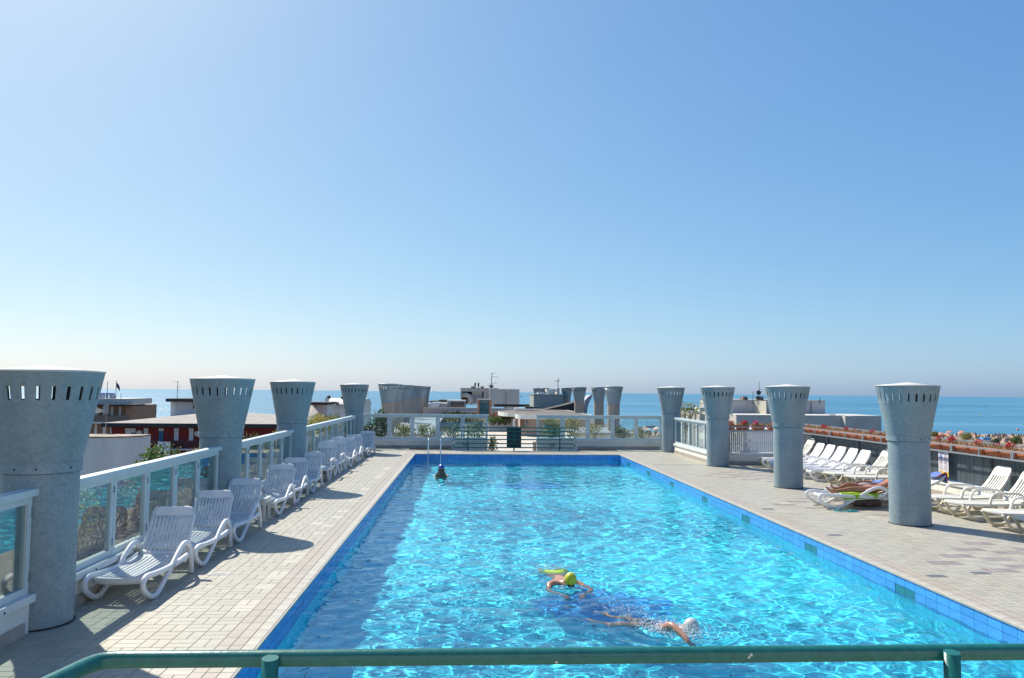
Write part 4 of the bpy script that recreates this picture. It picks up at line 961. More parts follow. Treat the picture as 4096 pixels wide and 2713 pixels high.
# ---------------------------------------------------------------- buildings beyond the terrace
def blk(m, Z, x0, y0, x1, y1, Y, dep, zb=None):
    a, b, z0, z1 = rect(Z, x0, y0, x1, y1, Y); m.box(a, b, Y, Y + dep, zb if zb is not None else z0, z1)
def part(t, name, mt, Z, boxes, Y, dep, zb=None):
    m = MB()
    for bx_ in boxes: blk(m, Z, *bx_, Y, dep, zb)
    return m.build(name, mt, t)
def house(label, name='house'): return thing(name, label, 'building')
# red building with hipped felt roof
t = house('dark red building with grey hipped roof and white shutters, behind the second left chimney', 'red_building'); Y = 90
part(t, 'wall', 'red_wall', Z1, [(1270, 735, 3300, 1180)], Y, 14, GZ)
a, b, z0, z1 = rect(Z1, 1150, 700, 3560, 745, Y - 1.2)
m = MB(); m.box(a, b, Y - 1.2, Y + 15, z0, z1); m.build('eaves', 'roof_dark', t)
pk = aty(*Z1(2350, 575), Y + 7); p2 = aty(*Z1(2900, 575), Y + 7); m = MB(); e_ = z1 + .01
A, B, C_, D_ = (a + .1, Y - 1.1, e_), (b - .1, Y - 1.1, e_), (b - .1, Y + 14.9, e_), (a + .1, Y + 14.9, e_); P_, Q_ = (pk.x, Y + 7, pk.z), (p2.x, Y + 7, p2.z)
n0 = len(m.v); m.v += [A, B, C_, D_, P_, Q_]
for q in ((0, 1, 5, 4), (1, 2, 5), (2, 3, 4, 5), (3, 0, 4)): m.face([n0 + i for i in q])
m.build('roof', 'roof_felt', t)
for x0, x1, kind in ((1425, 1545, 2), (1638, 1692, 0), (1808, 1864, 1), (1983, 2038, 0), (2152, 2208, 0), (2330, 2386, 0), (2500, 2556, 0), (2680, 2736, 1)):
    w = part(t, 'window', 'shutter', Z1, [(x0, 752, x1, 782)], Y - .12, .10)
    part(w, 'shutter', 'curtain_blue' if kind == 1 else 'shutter', Z1, [(x0 + 3, 784, x1 - 3, 962 if kind else 892)], Y - .06, .05)
    if kind == 2: part(w, 'curtain', 'curtain_blue', Z1, [(x0 + 65, 800, x1 - 2, 962)], Y - .10, .03)
for x0, x1 in ((1510, 1540), (1630, 1688), (1960, 2010), (2120, 2170)): 
    w = part(t, 'window', 'shutter', Z1, [(x0, 1004, x1, 1030)], Y - .12, .10); part(w, 'shutter', 'shutter', Z1, [(x0 + 3, 1032, x1 - 3, 1110)], Y - .06, .05)
for (x, y) in ((1588, 806), (2250, 812), (1583, 1054)):
    c = aty(*Z1(x, y), Y - .1); m = MB(); m.ball(tuple(c), (.33, .12, .33), 10, 6); m.build('wall_lamp', 'shutter', t)
part(t, 'balcony_slab', 'shutter', Z1, [(1510, 990, 3300, 1003)], Y - 1.3, 1.2); part(t, 'balcony_slab', 'roof_dark', Z1, [(1500, 1116, 3300, 1170)], Y - 1.3, 1.2)
part(t, 'partition', 'white_wall', Z1, [(1797, 905, 1938, 1110)], Y - 1.6, .12)
m = MB(); x = 1512
while x < 2700:
    if not 1795 < x < 1940: blk(m, Z1, x, 897, x + 2.0, 988, Y - 1.3, .02)
    x += 8
for s in ((1512, 1795), (1940, 2700)): blk(m, Z1, s[0], 893, s[1], 897, Y - 1.3, .04)
m.build('balcony_rail', 'dark_metal', t, kind='stuff')
part(t, 'down_pipe', 'shutter', Z1, [(1255, 750, 1268, 845)], Y - .2, .1)
# stair tower on it
t = house('small white rooftop tower with a dark flat roof behind the red building', 'roof_tower'); part(t, 'wall', 'white_wall', Z1, [(1945, 450, 2480, 610)], 102, 6, -6); part(t, 'roof', 'roof_dark', Z1, [(1890, 415, 2560, 452)], 100.8, 8)
w = part(t, 'window', 'shutter', Z1, [(1990, 462, 2018, 550)], 101.9, .09); part(t, 'window', 'window_dark', Z1, [(2203, 462, 2235, 528)], 101.9, .09)
def antenna(label, Z, x, y0, y1, Y, arms, r=.03, zb=None):
    t = thing('antenna', label, 'antenna'); a = aty(*Z(x, y0), Y); b = aty(*Z(x, y1), Y); m = MB(); m.tube([(a.x, Y, b.z), (a.x, Y, a.z)], r, 6); m.build('mast', 'hinge', t)
    for (x0, x1, y) in arms:
        p = aty(*Z(x0, y), Y); q = aty(*Z(x1, y), Y); m = MB(); m.tube([(p.x, Y - .02, p.z), (q.x, Y - .02, p.z)], r * .6, 5); m.build('arm', 'hinge', t)
        k = 5
        m = MB()
        for i in range(k): xx = p.x + (q.x - p.x) * (i + .5) / k; m.tube([(xx, Y - .35, p.z), (xx, Y + .35, p.z)], r * .35, 4)
        m.build('element', 'hinge', t)
antenna('bent thin antenna mast above the white rooftop tower', Z1, 2028, 216, 420, 101.5, [(1970, 2032, 218), (2028, 2055, 280)], .04)
# brown building with laundry and flag
t = house('brown building with balconies, laundry and a flag on its roof behind the first chimney', 'brown_building'); Y = 125
part(t, 'wall', 'brown_wall', Z1, [(700, 490, 1425, 1200)], Y, 12, GZ); part(t, 'roof_parapet', 'grey_wall', Z1, [(700, 412, 1437, 478)], Y - .5, 10); part(t, 'eaves', 'roof_dark', Z1, [(700, 476, 1532, 497)], Y - 2, 4)
for x in (1090, 1170, 1265, 1355): part(t, 'pilaster', 'white_wall', Z1, [(x, 500, x + 25, 605)], Y - .1, .09)
part(t, 'balcony_slab', 'white_wall', Z1, [(700, 678, 1480, 700)], Y - 1.6, 1.5); part(t, 'balcony_parapet', 'vent_brown', Z1, [(700, 605, 1478, 676)], Y - 1.6, .1)
for x in (1075, 1170): part(t, 'pilaster', 'white_wall', Z1, [(x, 705, x + 30, 845)], Y - .1, .09)
t = thing('washing_line', 'white and lilac sheets hung on the roof of the brown building', 'laundry'); Y = 127
for i, x in enumerate((1120, 1160, 1200, 1245, 1285)):
    a, b, z0, z1 = rect(Z1, x, 362, x + 40, 415, Y); m = MB(); slab(m, lambda u, v: (Vector((a + (b - a) * u, Y + .12 * math.sin(9 * u + i), z1 + (z0 - z1) * v)), Vector((0, -1, 0))), lin(0, 1, 7), lin(0, 1, 3), .02); m.build('hung_sheet', 'sheet' if i % 2 else 'white_wall', t)
part(t, 'awning', 'sheet_blue', Z1, [(1120, 349, 1290, 362)], Y - .3, .6); part(t, 'line_post', 'hinge', Z1, [(1376, 355, 1381, 412), (1250, 350, 1254, 412)], Y, .06)
t = thing('flag', 'small dark flag on a pole above the brown building', 'flag'); a = aty(*Z1(1328, 205), 126); b = aty(*Z1(1328, 412), 126); m = MB(); m.tube([(a.x, 126, b.z), (a.x, 126, a.z)], .05, 6); m.build('pole', 'hinge', t)
m = MB(); q = aty(*Z1(1366, 310), 126); slab(m, lambda u, v: (Vector((a.x + .06 + (q.x - a.x) * u, 126 + .15 * math.sin(5 * u), a.z - .35 - (a.z - q.z) * (.45 * u + .52 * v))), Vector((0, -1, 0))), lin(0, 1, 7), lin(0, 1, 3), .02); m.build('cloth', 'flag_dark', t)
# near white stair head with rounded corner
t = house('white rendered stair head with a rounded corner and rusty edge, right of the first chimney', 'rendered_block'); Y = 28
a, b, z0, z1 = rect(Z1, 560, 862, 1512, 1300, Y); poly = [(a, Y), (b - 1.2, Y)] + [(b - 1.2 + 1.2 * math.sin(math.radians(g)), Y + 1.2 - 1.2 * math.cos(math.radians(g))) for g in range(15, 91, 15)] + [(b, Y + 1.5), (a, Y + 1.5)]
m = MB(); m.prism(poly, -3, z1, 'z'); m.build('wall', 'white_wall', t)
cx_ = (a + b) / 2; m = MB(); m.prism([(cx_ + (x - cx_) * 1.012, y - .03) for x, y in poly], z1 + .002, z1 + .05, 'z'); m.build('roof_edge', 'rust_edge', t)
t = thing('antenna', 'bent aerial with a square plate on the white stair head', 'antenna'); a = aty(*Z1(1213, 590), 30); b = aty(*Z1(1213, 860), 30); m = MB(); m.tube([(a.x, 30, b.z), (a.x, 30, a.z + 1.2)], .012, 6); m.build('mast', 'hinge', t)
m = MB(); m.box(a.x - .1, a.x + .08, 29.98, 30.0, a.z, a.z + .35); m.build('reflector', 'hinge', t); m = MB()
for k in range(4): m.tube([(a.x, 29.9, a.z + .12), (a.x - .55, 29.9, a.z - .02 + .1 * k)], .012, 5)
m.build('element', 'cap_white', t)
# house with seamed roof and flat dark top; barrel roof
t = house('small white block with a flat dark roof between the third and fourth left chimneys', 'flat_roof_house'); part(t, 'wall', 'white_wall', Z2, [(1400, 480, 1735, 585)], 108, 5, -8); part(t, 'roof', 'roof_dark', Z2, [(1380, 455, 1748, 482)], 107, 7); part(t, 'vent_pipe', 'dark_metal', Z2, [(1610, 485, 1614, 515)], 107.9, .09)
t = house('low house with a grey seamed metal roof behind the third left chimney', 'seamed_roof_house'); Y = 98; part(t, 'wall', 'red_wall', Z2, [(1100, 660, 1720, 860)], Y, 8, GZ); a, b, z0, z1 = rect(Z2, 1080, 565, 1740, 662, Y)
m = MB(); n0 = 0; m.v += [(a, Y - .8, z0), (b, Y - .8, z0), (b - 3, Y + 6, z1 + .6), (a + 1, Y + 6, z1 + .6), (a, Y - .8, z0 - .5), (b, Y - .8, z0 - .5)]; m.face((0, 1, 2, 3)); m.face((4, 5, 1, 0)); m.build('roof', 'roof_seam', t)
sm = MB()
for i in range(26): f = (i + .5) / 26; sm.tube([(a + (b - a) * f, Y - .8, z0 + .05), (a + 1 + (b - a - 4) * f, Y + 6, z1 + .65)], .05, 4)
sm.build('roof_seams', 'roof_felt', t, kind='stuff')
t = house('white barrel-roofed building glaring in the sun beside the fourth left chimney', 'barrel_roof_building'); Y = 132
part(t, 'wall', 'white_wall', Z2, [(1715, 498, 2150, 580)], Y, 10, -10); a, b, z0, z1 = rect(Z2, 1710, 412, 2160, 500, Y)
m = MB(); poly = [(Y - .5, z0)] + [(Y + 4.5 - 5 * math.cos(math.radians(g)), z0 + (z1 - z0) * math.sin(math.radians(g))) for g in range(0, 181, 15)]; m.prism(poly, a, b, 'x'); m.build('roof', 'cap_white', t)
part(t, 'chimney', 'white_wall', Z2, [(1712, 405, 1745, 470)], Y - .7, 1); part(t, 'dormer', 'vent_brown', Z2, [(1838, 455, 1860, 490)], Y - 1.2, 1)
for x in (1728, 1790, 1850): part(t, 'window', 'vent_brown' if x < 1750 else 'white_wall', Z2, [(x, 512, x + 26, 560)], Y - .08, .07)
m = MB(); c = aty(*Z2(1752, 398), Y); m.ball(tuple(c), .35, 8, 5); c = aty(*Z2(1910, 402), Y); m.ball(tuple(c), .3, 8, 5); m.build('finial', 'dark_metal', t)
# ---- centre
t = house('grey plant-room block with two chimney pipes and a dish, centre of the skyline', 'plant_room'); Y = 108
part(t, 'wall', 'grey_wall', Z3, [(1537, 408, 1556, 660), (1556, 408, 1985, 458), (1718, 458, 1728, 660), (1900, 458, 1985, 660)], Y, 10); part(t, 'wall', 'grey_wall', Z3, [(1987, 418, 2392, 700)], Y - 2, 9); part(t, 'wall', 'grey_wall', Z4, [(96, 364, 262, 700)], Y - 2.6, 9)
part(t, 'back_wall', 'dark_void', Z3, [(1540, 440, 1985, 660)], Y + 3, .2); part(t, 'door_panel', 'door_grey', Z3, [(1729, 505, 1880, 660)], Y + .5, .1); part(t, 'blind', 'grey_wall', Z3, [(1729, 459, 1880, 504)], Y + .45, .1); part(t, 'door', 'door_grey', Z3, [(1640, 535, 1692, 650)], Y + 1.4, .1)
a = aty(*Z3(1560, 510), Y + .4); b = aty(*Z3(1700, 510), Y + .4); c = aty(*Z3(1703, 640), Y + .4); m = MB(); m.tube([(a.x, Y + .4, a.z), (b.x - .6, Y + .4, a.z), (b.x - .15, Y + .4, a.z - .2), (b.x, Y + .4, a.z - .7), (b.x, Y + .4, c.z)], .36, 10); m.build('duct', 'grey_wall', t)
for x in (1754, 1806):
    a, b, z0, z1 = rect(Z3, x, 316, x + 25, 408, Y + 1); m = MB(); m.rev([((b - a) / 2, z0), ((b - a) / 2, z1 - .5)], 12, ((a + b) / 2, Y + 1.5)); pp = m.build('flue_pipe', 'cap_metal', t); m = MB(); m.rev([((b - a) / 2 * 1.05, z1 - .5), ((b - a) / 2 * 1.05, z1)], 12, ((a + b) / 2, Y + 1.5), False, True); m.build('flue_tip', 'dark_metal', pp)
for x in (1698, 1848): part(t, 'roof_vent', 'vent_brown', Z3, [(x, 376, x + 62, 384), (x + 6, 386, x + 56, 408)], Y + 1, 1.2)
part(t, 'roof_edge', 'roof_felt', Z3, [(1532, 403, 1985, 408)], Y - .1, 10.2); part(t, 'roof_hatch', 'cap_white', Z3, [(2045, 402, 2125, 418)], Y, 1.2)
def dish(label, Z, x, y, r, Y, mt='hinge', y_base=None):
    t = thing('satellite_dish', label, 'satellite dish'); c = aty(*Z(x, y), Y); rr = aty(*Z(x + r, y), Y).x - c.x; m = MB(); n = 20
    for k, (q, d) in enumerate(((1, 0), (.8, .1), (.5, .2), (.01, .25))):
        for i in range(n): an = 2 * math.pi * i / n; m.v.append((c.x + rr * q * math.cos(an), Y + rr * d, c.z + rr * q * math.sin(an)))
    for k in range(3):
        for i in range(n): j = (i + 1) % n; m.face((k * n + i, k * n + j, (k + 1) * n + j, (k + 1) * n + i), True)
    m.build('reflector', mt, t); m = MB(); m.tube([(c.x, Y + rr * .3, c.z), (c.x, Y + rr * .3, c.z - rr * 1.5)], rr * .08, 6); m.build('mast', 'hinge', t); m = MB(); m.tube([(c.x, Y, c.z - rr * .9), (c.x, Y - rr * .7, c.z - rr * .1)], rr * .05, 5); m.build('feed_arm', 'dark_metal', t)
dish('grey satellite dish on the central plant-room roof', Z3, 2020, 378, 34, Y - 1.5)
antenna('tall many-armed aerial above the central satellite dish', Z3, 2026, 165, 405, Y - 1, [(1995, 2078, 173), (1980, 2130, 226), (2000, 2026, 273), (1955, 2110, 325), (1955, 2000, 362)], .05)
t = house('low grey wing with a dark louvred opening left of the orange pillars', 'louvre_wing'); Y = 84; part(t, 'wall', 'grey_wall', Z3, [(1322, 595, 1622, 720)], Y, 4); part(t, 'louvre', 'window_dark', Z3, [(1386, 624, 1490, 704), (1494, 624, 1597, 704)], Y - .06, .05); part(t, 'roof', 'roof_dark', Z3, [(1195, 588, 1320, 630)], Y + 2, 3)
t = house('flat felt roofs with a sloped skylight right of the receding chimneys', 'skylight_roof'); Y = 80; part(t, 'wall', 'grey_wall', Z3, [(1020, 640, 1322, 712)], Y, 6); part(t, 'roof_edge', 'roof_dark', Z3, [(1050, 608, 1310, 640)], Y + 4, 5)
a = aty(*Z3(1045, 700), Y - 1); b = aty(*Z3(1225, 628), Y - 1); m = MB(); m.v += [(a.x, Y - 1, a.z), (a.x + .9, Y - 1, a.z), (b.x, Y - 1, b.z), (b.x - .9, Y - 1, b.z), (a.x, Y + 1, a.z), (a.x + .9, Y + 1, a.z), (b.x, Y + 1, b.z), (b.x - .9, Y + 1, b.z)]
for q in ((0, 1, 2, 3), (4, 7, 6, 5), (3, 2, 6, 7), (0, 3, 7, 4), (1, 5, 6, 2)): m.face(q)
m.build('skylight', 'cap_metal', t)
t = house('long pinkish parapet wall under the flat roofs, centre', 'pink_wall'); Y = 76; part(t, 'wall', 'pink_wall', Z3, [(950, 714, 1345, 1000)], Y, .4, -4); part(t, 'wall', 'grey_wall', Z3, [(1347, 712, 1800, 772)], Y, .5); part(t, 'wall', 'grey_wall', Z3, [(1640, 773, 1700, 830), (2022, 718, 2352, 772)], Y, .5); part(t, 'recess', 'pink_wall', Z3, [(1347, 773, 1800, 1000), (2022, 773, 2400, 1000)], Y + .6, .3, -4)
t = house('orange-pillared glass lift head with dark reflections, above the gap', 'lift_shaft'); Y = 66
for x in (1801, 1984): part(t, 'pillar', 'peach_wall', Z3, [(x, 585, x + (30 if x < 1900 else 37), 880)], Y, 1.2)
part(t, 'lintel', 'grey_wall', Z3, [(1799, 577, 2023, 585)], Y - .03, 1.3); g = part(t, 'glass_front', 'window_teal', Z3, [(1832, 586, 1982, 880)], Y + .15, .06); part(g, 'transom', 'dark_metal', Z3, [(1832, 648, 1982, 652), (1832, 738, 1982, 742)], Y + .10, .04)
for x in (1640, 1735): part(t, 'bracket', 'cap_white', Z3, [(x, 645, x + 60, 662)], Y + 2, .3)
t = house('orange garden wall and pale curved terrace wall beyond the gap', 'garden_wall'); part(t, 'wall', 'peach_wall', Z3, [(2022, 818, 2420, 1010)], 66.5, .3, -3); part(t, 'low_wall', 'white_wall', Z3, [(1975, 888, 2420, 1012)], 62, .25, -2)
# curved flat roof pavilion
t = house('pavilion with a curved flat roof slab and pale pink wall, right of the gap', 'curved_pavilion'); Y = 58
edge = [Z4(12, 655), Z4(30, 620), Z4(90, 618), Z4(110, 632), Z4(60, 650)]
o1 = aty(*Z4(15, 670), Y); o2 = aty(*Z4(225, 690), Y - 3); o3 = aty(*Z4(1270, 712), Y - 3); zt = aty(*Z4(500, 712), Y - 3).z; zb_ = aty(*Z4(500, 770), Y - 3).z
pl = [(o3.x, Y - 3), (o3.x, Y + 22)] + [(o1.x + 6, Y + 22)] + [tuple(v)[:2] for v in spline([Vector((o1.x + 2.4, Y + 14, 0)), Vector((o1.x + .9, Y + 9.6, 0)), Vector((o1.x + .0, Y + 6, 0)), Vector((o1.x + .35, Y + 2.6, 0)), Vector((o1.x + 1.7, Y + .6, 0)), Vector((o2.x, Y - 1.4, 0)), Vector((o2.x + .3, Y - 2.6, 0)), Vector((o2.x + 1.0, Y - 3, 0))], 5)]
m = MB(); m.prism(pl, zb_, zt, 'z'); m.build('roof_slab', 'wall_plaster', t)
cxm = sum(p[0] for p in pl) / len(pl); cym = sum(p[1] for p in pl) / len(pl); m = MB(); m.prism([(cxm + (x - cxm) * .975, cym + (y - cym) * .98) for x, y in pl], zt - .1, zt + .004, 'z'); m.build('roof_felt', 'roof_brown', t)
m = MB(); m.box(o2.x + .4, o3.x - .3, Y - 1.6, Y + 12, -.69, zb_ - .002); m.build('wall', 'pink_wall', t)
for x, w, mt in ((180, 26, 'cap_white'), (270, 12, 'brown_wall'), (296, 10, 'brown_wall'), (335, 22, 'door_grey')): part(t, 'post', mt, Z4, [(x, 768, x + w, 905)], Y - 1.9, .25)
part(t, 'wall_box', 'dark_metal', Z4, [(362, 795, 376, 815)], Y - 1.75, .1)
for (x, y, w) in ((205, 620, 250), (345, 600, 170)): part(t, 'roof_light', 'roof_dark' if x > 300 else 'cap_metal', Z4, [(x, y, x + w, y + 16)], Y + 8, 1.6)
part(t, 'rear_parapet', 'roof_dark', Z4, [(-80, 567, 446, 600)], Y + 21, .5)
t = house('raw concrete box with weathered sides on the curved roof', 'concrete_box'); Y = 74; part(t, 'wall', 'raw_concrete', Z4, [(456, 440, 860, 668)], Y, 5, -1.5); part(t, 'coping', 'raw_concrete', Z4, [(450, 430, 866, 441)], Y - .06, 5.2); part(t, 'roof_unit', 'cap_metal', Z4, [(512, 408, 605, 430)], Y + .6, 1); part(t, 'roof_unit', 'cap_white', Z4, [(632, 360, 768, 398), (650, 398, 745, 429)], Y + 2.2, 1.6); part(t, 'roof_unit', 'grey_wall', Z4, [(770, 348, 806, 429)], Y + 3.9, 1.6)
antenna('fan-shaped aerial above the raw concrete box', Z4, 785, 205, 432, Y + 2, [(730, 815, 240), (738, 805, 255)], .035)
t = house('black wedge-shaped roof with a flared blade end, before the far chimneys', 'wedge_roof'); Y = 70
P = [aty(*Z4(x, y), Y) for x, y in ((408, 685), (860, 582), (1000, 545), (1140, 500), (1140, 700), (830, 700))]; m = MB(); m.prism([(p.x, p.z) for p in P], Y, Y + 3, 'y'); m.build('wedge', 'roof_dark', t)
P = [aty(*Z4(x, y), Y) for x, y in ((1135, 520), (1180, 470), (1215, 442), (1243, 440), (1235, 470), (1205, 525), (1180, 590), (1168, 700), (1135, 700))]; m = MB(); m.prism([(p.x, p.z) for p in P], Y - .4, Y + 1.6, 'y'); m.build('blade', 'door_grey', t)
# white plinths round the far chimney feet
t = house('white sloped plinth round the feet of the receding far chimneys', 'chimney_plinth'); m = MB(); m.box(-6.4, -2.2, 45, 90, -.69, -.10); m.build('plinth', 'white_wall', t); m = MB(); m.box(-6.5, -2.1, 44.9, 90.1, -.098, .0); m.build('plinth_cap', 'rail_grey', t)
t = house('white sloped plinth round the feet of the overlapping far chimneys', 'chimney_plinth'); m = MB(); m.prism([(5.9, -.69), (10.4, -.69), (10.4, -.35), (9.6, .0), (6.2, .0)], 45.2, 52, 'y'); m.build('plinth', 'wall_plaster', t); m = MB(); m.box(6.1, 9.7, 45.1, 52.1, .002, .12); m.build('plinth_cap', 'rail_grey', t)
# ---- right: stepped pale hotel
t = house('pale stepped hotel roof with vents and dishes behind the second right chimney', 'stepped_hotel'); Y = 112
part(t, 'wall', 'grey_wall', Z5, [(850, 436, 1998, 640)], Y, 12, -12); a, b, z0, z1 = rect(Z5, 1180, 436, 1400, 606, Y); m = MB(); c = aty(*Z5(1235, 500), Y).x; m.prism([(a, Y - .01), (c, Y - 3.0), (c + .02, Y - 3), (c + .02, Y - .01)], z0 - 1, z1 - .02, 'z'); m.build('facet', 'tan_plastic', t)
part(t, 'edge', 'roof_felt', Z5, [(845, 430, 2002, 436)], Y - .08, 12.2)
part(t, 'wall', 'grey_wall', Z5, [(985, 604, 2640, 800)], Y - 8, 8, -20); part(t, 'wall', 'grey_wall', Z6, [(300, 612, 412, 800)], Y - 9, 3, -20); part(t, 'wall', 'grey_wall', Z6, [(412, 634, 440, 707)], Y - 8.5, 2)
for x in (2045, 2150): part(t, 'roof_box', 'grey_wall', Z5, [(x, 595 if x < 2100 else 602, x + 74, 612)], Y - 7, 2)
for x in (1065, 1245): part(t, 'roof_vent', 'vent_brown', Z5, [(x, 388, x + 48, 418), (x - 2, 418, x + 54, 431)], Y + .5, 1.4)
part(t, 'mast', 'dark_metal', Z5, [(1937, 405, 1941, 470)], Y - .3, .15); part(t, 'down_pipe', 'vent_brown', Z5, [(1302, 436, 1306, 604), (1838, 440, 1841, 604), (1380, 560, 1395, 604)], Y - .15, .1)
part(t, 'terrace_screen', 'cap_white', Z5, [(905, 505, 945, 590)], Y - 6, .2)
dish('black satellite dish on the pale stepped hotel', Z5, 1240, 345, 27, Y - .5, 'dark_metal'); dish('half-hidden black dish low on the pale stepped hotel roof', Z5, 1232, 405, 22, Y - .2, 'dark_metal')
antenna('thin tall aerial beside the black dishes', Z5, 1245, 195, 330, Y - .4, [(1225, 1285, 310), (1240, 1290, 330)], .04); antenna('short aerial with small boxes left of the black dishes', Z5, 1172, 325, 485, Y - .4, [(1160, 1185, 335), (1165, 1185, 355), (1165, 1182, 388)], .05)
t = house('row of pale stepped units with round tops between the third and fourth right chimneys', 'stepped_units'); Y = 88
for i, x in enumerate((340, 392, 448, 508, 566)):
    w = part(t, 'unit', 'grey_wall', Z5, [(x, 565 + 6 * i, x + 62, 720)], Y - 1.4 * i, 3, -12); a, b, z0, z1 = rect(Z5, x, 548 + 6 * i, x + 60, 568 + 6 * i, Y - 1.4 * i); m = MB(); m.rev([((b - a) * .42, z0 - .1), ((b - a) * .42, z1)], 14, ((a + b) / 2, Y - 1.4 * i + 1.2), False, True); m.build('drum', 'cap_white', w)
part(t, 'roof', 'roof_dark', Z5, [(380, 528, 570, 545)], Y + 3, 4); part(t, 'roof_box', 'wall_plaster', Z5, [(565, 513, 640, 560)], Y + 1, 2)
t = house('dark windowed facade seen through the white slatted fence', 'slit_window_house'); Y = 60
part(t, 'wall', 'white_wall', Z5, [(820, 760, 1500, 1100)], Y, 6, GZ)
for (x, y) in ((920, 785), (990, 800), (1045, 830), (1090, 815), (960, 870), (1045, 870), (1125, 880)): part(t, 'window', 'window_dark', Z5, [(x, y, x + 22, y + 30)], Y - .06, .05)

# unseen white block behind the viewer, added to bounce sunlight into the shade
t = house('white rendered stair house with glass doors behind the raised platform', 'stair_house'); m = MB(); m.box(-6.5, 11.8, -8, -3.6, .62, 6.2); m.build('wall', 'white_wall', t); m = MB(); m.box(-6.9, 12.2, -8.3, -3.2, 6.201, 6.45); m.build('roof', 'cap_metal', t)
for x in (-4.5, -1.5, 4.5, 8.0):
    m = MB(); m.box(x - .75, x + .75, -3.6, -3.54, 1.5, 3.2); w = m.build('window', 'aluminium', t); m = MB(); m.box(x - .66, x + .66, -3.53, -3.52, 1.6, 3.1); m.build('pane', 'window_dark', w)
for x in (1.0, 2.1): m = MB(); m.box(x - .5, x + .5, -3.6, -3.54, .63, 3.0); w = m.build('door', 'aluminium', t); m = MB(); m.box(x - .40, x + .40, -3.53, -3.52, .8, 2.9); m.build('pane', 'window_dark', w); m = MB(); m.box(x - .03, x + .03, -3.5, -3.44, 1.5, 1.9); m.build('handle', 'steel', w)

# ---------------------------------------------------------------- boats, beach
def sailboat(label, Z, x, y0, y1, mt='hull'):
    base = atz(*Z(x, y1), GZ + .3); t = thing('sailing_boat', label, 'boat', tuple(base)); top = aty(*Z(x, y0), base.y); h = top.z - base.z
    m = MB(); m.prism([(-h * .28, .0), (h * .26, 0), (h * .36, h * .10), (-h * .32, h * .10)], -h * .07, h * .07, 'y'); m.build('hull', mt, t)
    m = MB(); m.tube([(0, 0, h * .1), (0, 0, h)], h * .012, 5); m.build('mast', 'hinge', t)
    m = MB(); m.prism([(.02 * h, h * .16), (h * .02, h * .97), (-h * .30, h * .16)], -.02 * h, .02 * h, 'y'); m.build('main_sail', 'hull', t)
    m = MB(); m.prism([(.05 * h, h * .85), (h * .05, h * .14), (h * .33, h * .13)], -.01 * h, .01 * h, 'y'); m.build('fore_sail', 'hull', t)
sailboat('white sailing boat on the open sea at the right', Z6, 1895, 468, 508); sailboat('white sailing boat beside the raw concrete box', Z4, 285, 435, 470); sailboat('small sailing boat seen through the far glass', Z4, 1715, 762, 785)
t = thing('rowing_boat', 'red and dark rowing boat seen through the last far pane', 'boat', tuple(atz(*Z4(2060, 882), GZ + .3))); m = MB(); m.prism([(-3.4, 0), (3.4, 0), (4.2, .9), (-4.2, .9)], -.9, .9, 'y'); m.build('hull', 'hull_red', t); m = MB(); m.ball((-.8, 0, 1.4), (.4, .4, .7), 8, 5); m.ball((1, 0, 1.4), (.4, .4, .7), 8, 5); m.build('rower', 'crowd_skin', t)
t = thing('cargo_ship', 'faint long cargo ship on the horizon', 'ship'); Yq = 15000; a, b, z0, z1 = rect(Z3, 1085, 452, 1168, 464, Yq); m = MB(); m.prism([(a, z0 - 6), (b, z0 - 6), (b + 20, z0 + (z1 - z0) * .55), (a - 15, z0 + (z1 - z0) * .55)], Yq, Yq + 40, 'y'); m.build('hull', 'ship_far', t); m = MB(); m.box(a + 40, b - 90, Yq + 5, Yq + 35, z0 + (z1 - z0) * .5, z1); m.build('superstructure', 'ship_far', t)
for i, (Z, x, y) in enumerate(((Z3, 175, 762), (Z6, 1838, 598), (Z6, 2265, 770))): m = MB(); p = atz(*Z(x, y), GZ + .2); m.ball((0, 0, 0), .9, 8, 5); m.build('buoy', ['umbrella_orange', 'sign_yellow', 'umbrella_orange'][i], label=['orange buoy left of the receding chimneys', 'yellow buoy below the right sailing boat', 'small buoy off the beach at the right'][i], cat='buoy', loc=tuple(p))
def umbrella(p, mt, label, s=1.0):
    t = thing('beach_umbrella', label, 'umbrella', tuple(p), group='beach umbrellas'); m = MB(); m.rev([(.02, 2.9 * s), (.9 * s, 2.65 * s), (1.6 * s, 2.15 * s)], 10); m.build('canopy', mt, t); m = MB(); m.tube([(0, 0, 0), (0, 0, 2.85 * s)], .04, 5); m.build('pole', 'umbrella_white', t)
for i, (x, y, mt) in enumerate(((1490, 830, 0), (1465, 858, 0), (1630, 830, 0), (1615, 845, 0), (1690, 862, 0), (1750, 860, 0), (1395, 852, 0), (1330, 850, 0))):
    umbrella(atz(*Z6(x, y + 14), -21.8), 'umbrella_orange', ORD[i] + ' orange beach umbrella beyond the planters right of the chimney', 1.1)
for i, (x, y) in enumerate(((1915, 975), (1965, 960), (2000, 985), (2105, 985), (2125, 960))): umbrella(atz(*Z4(x, y), -21.8), 'umbrella_orange' if i % 2 else 'umbrella_white', ORD[i] + ' beach umbrella seen through the last far pane', 1.3)
m = MB()
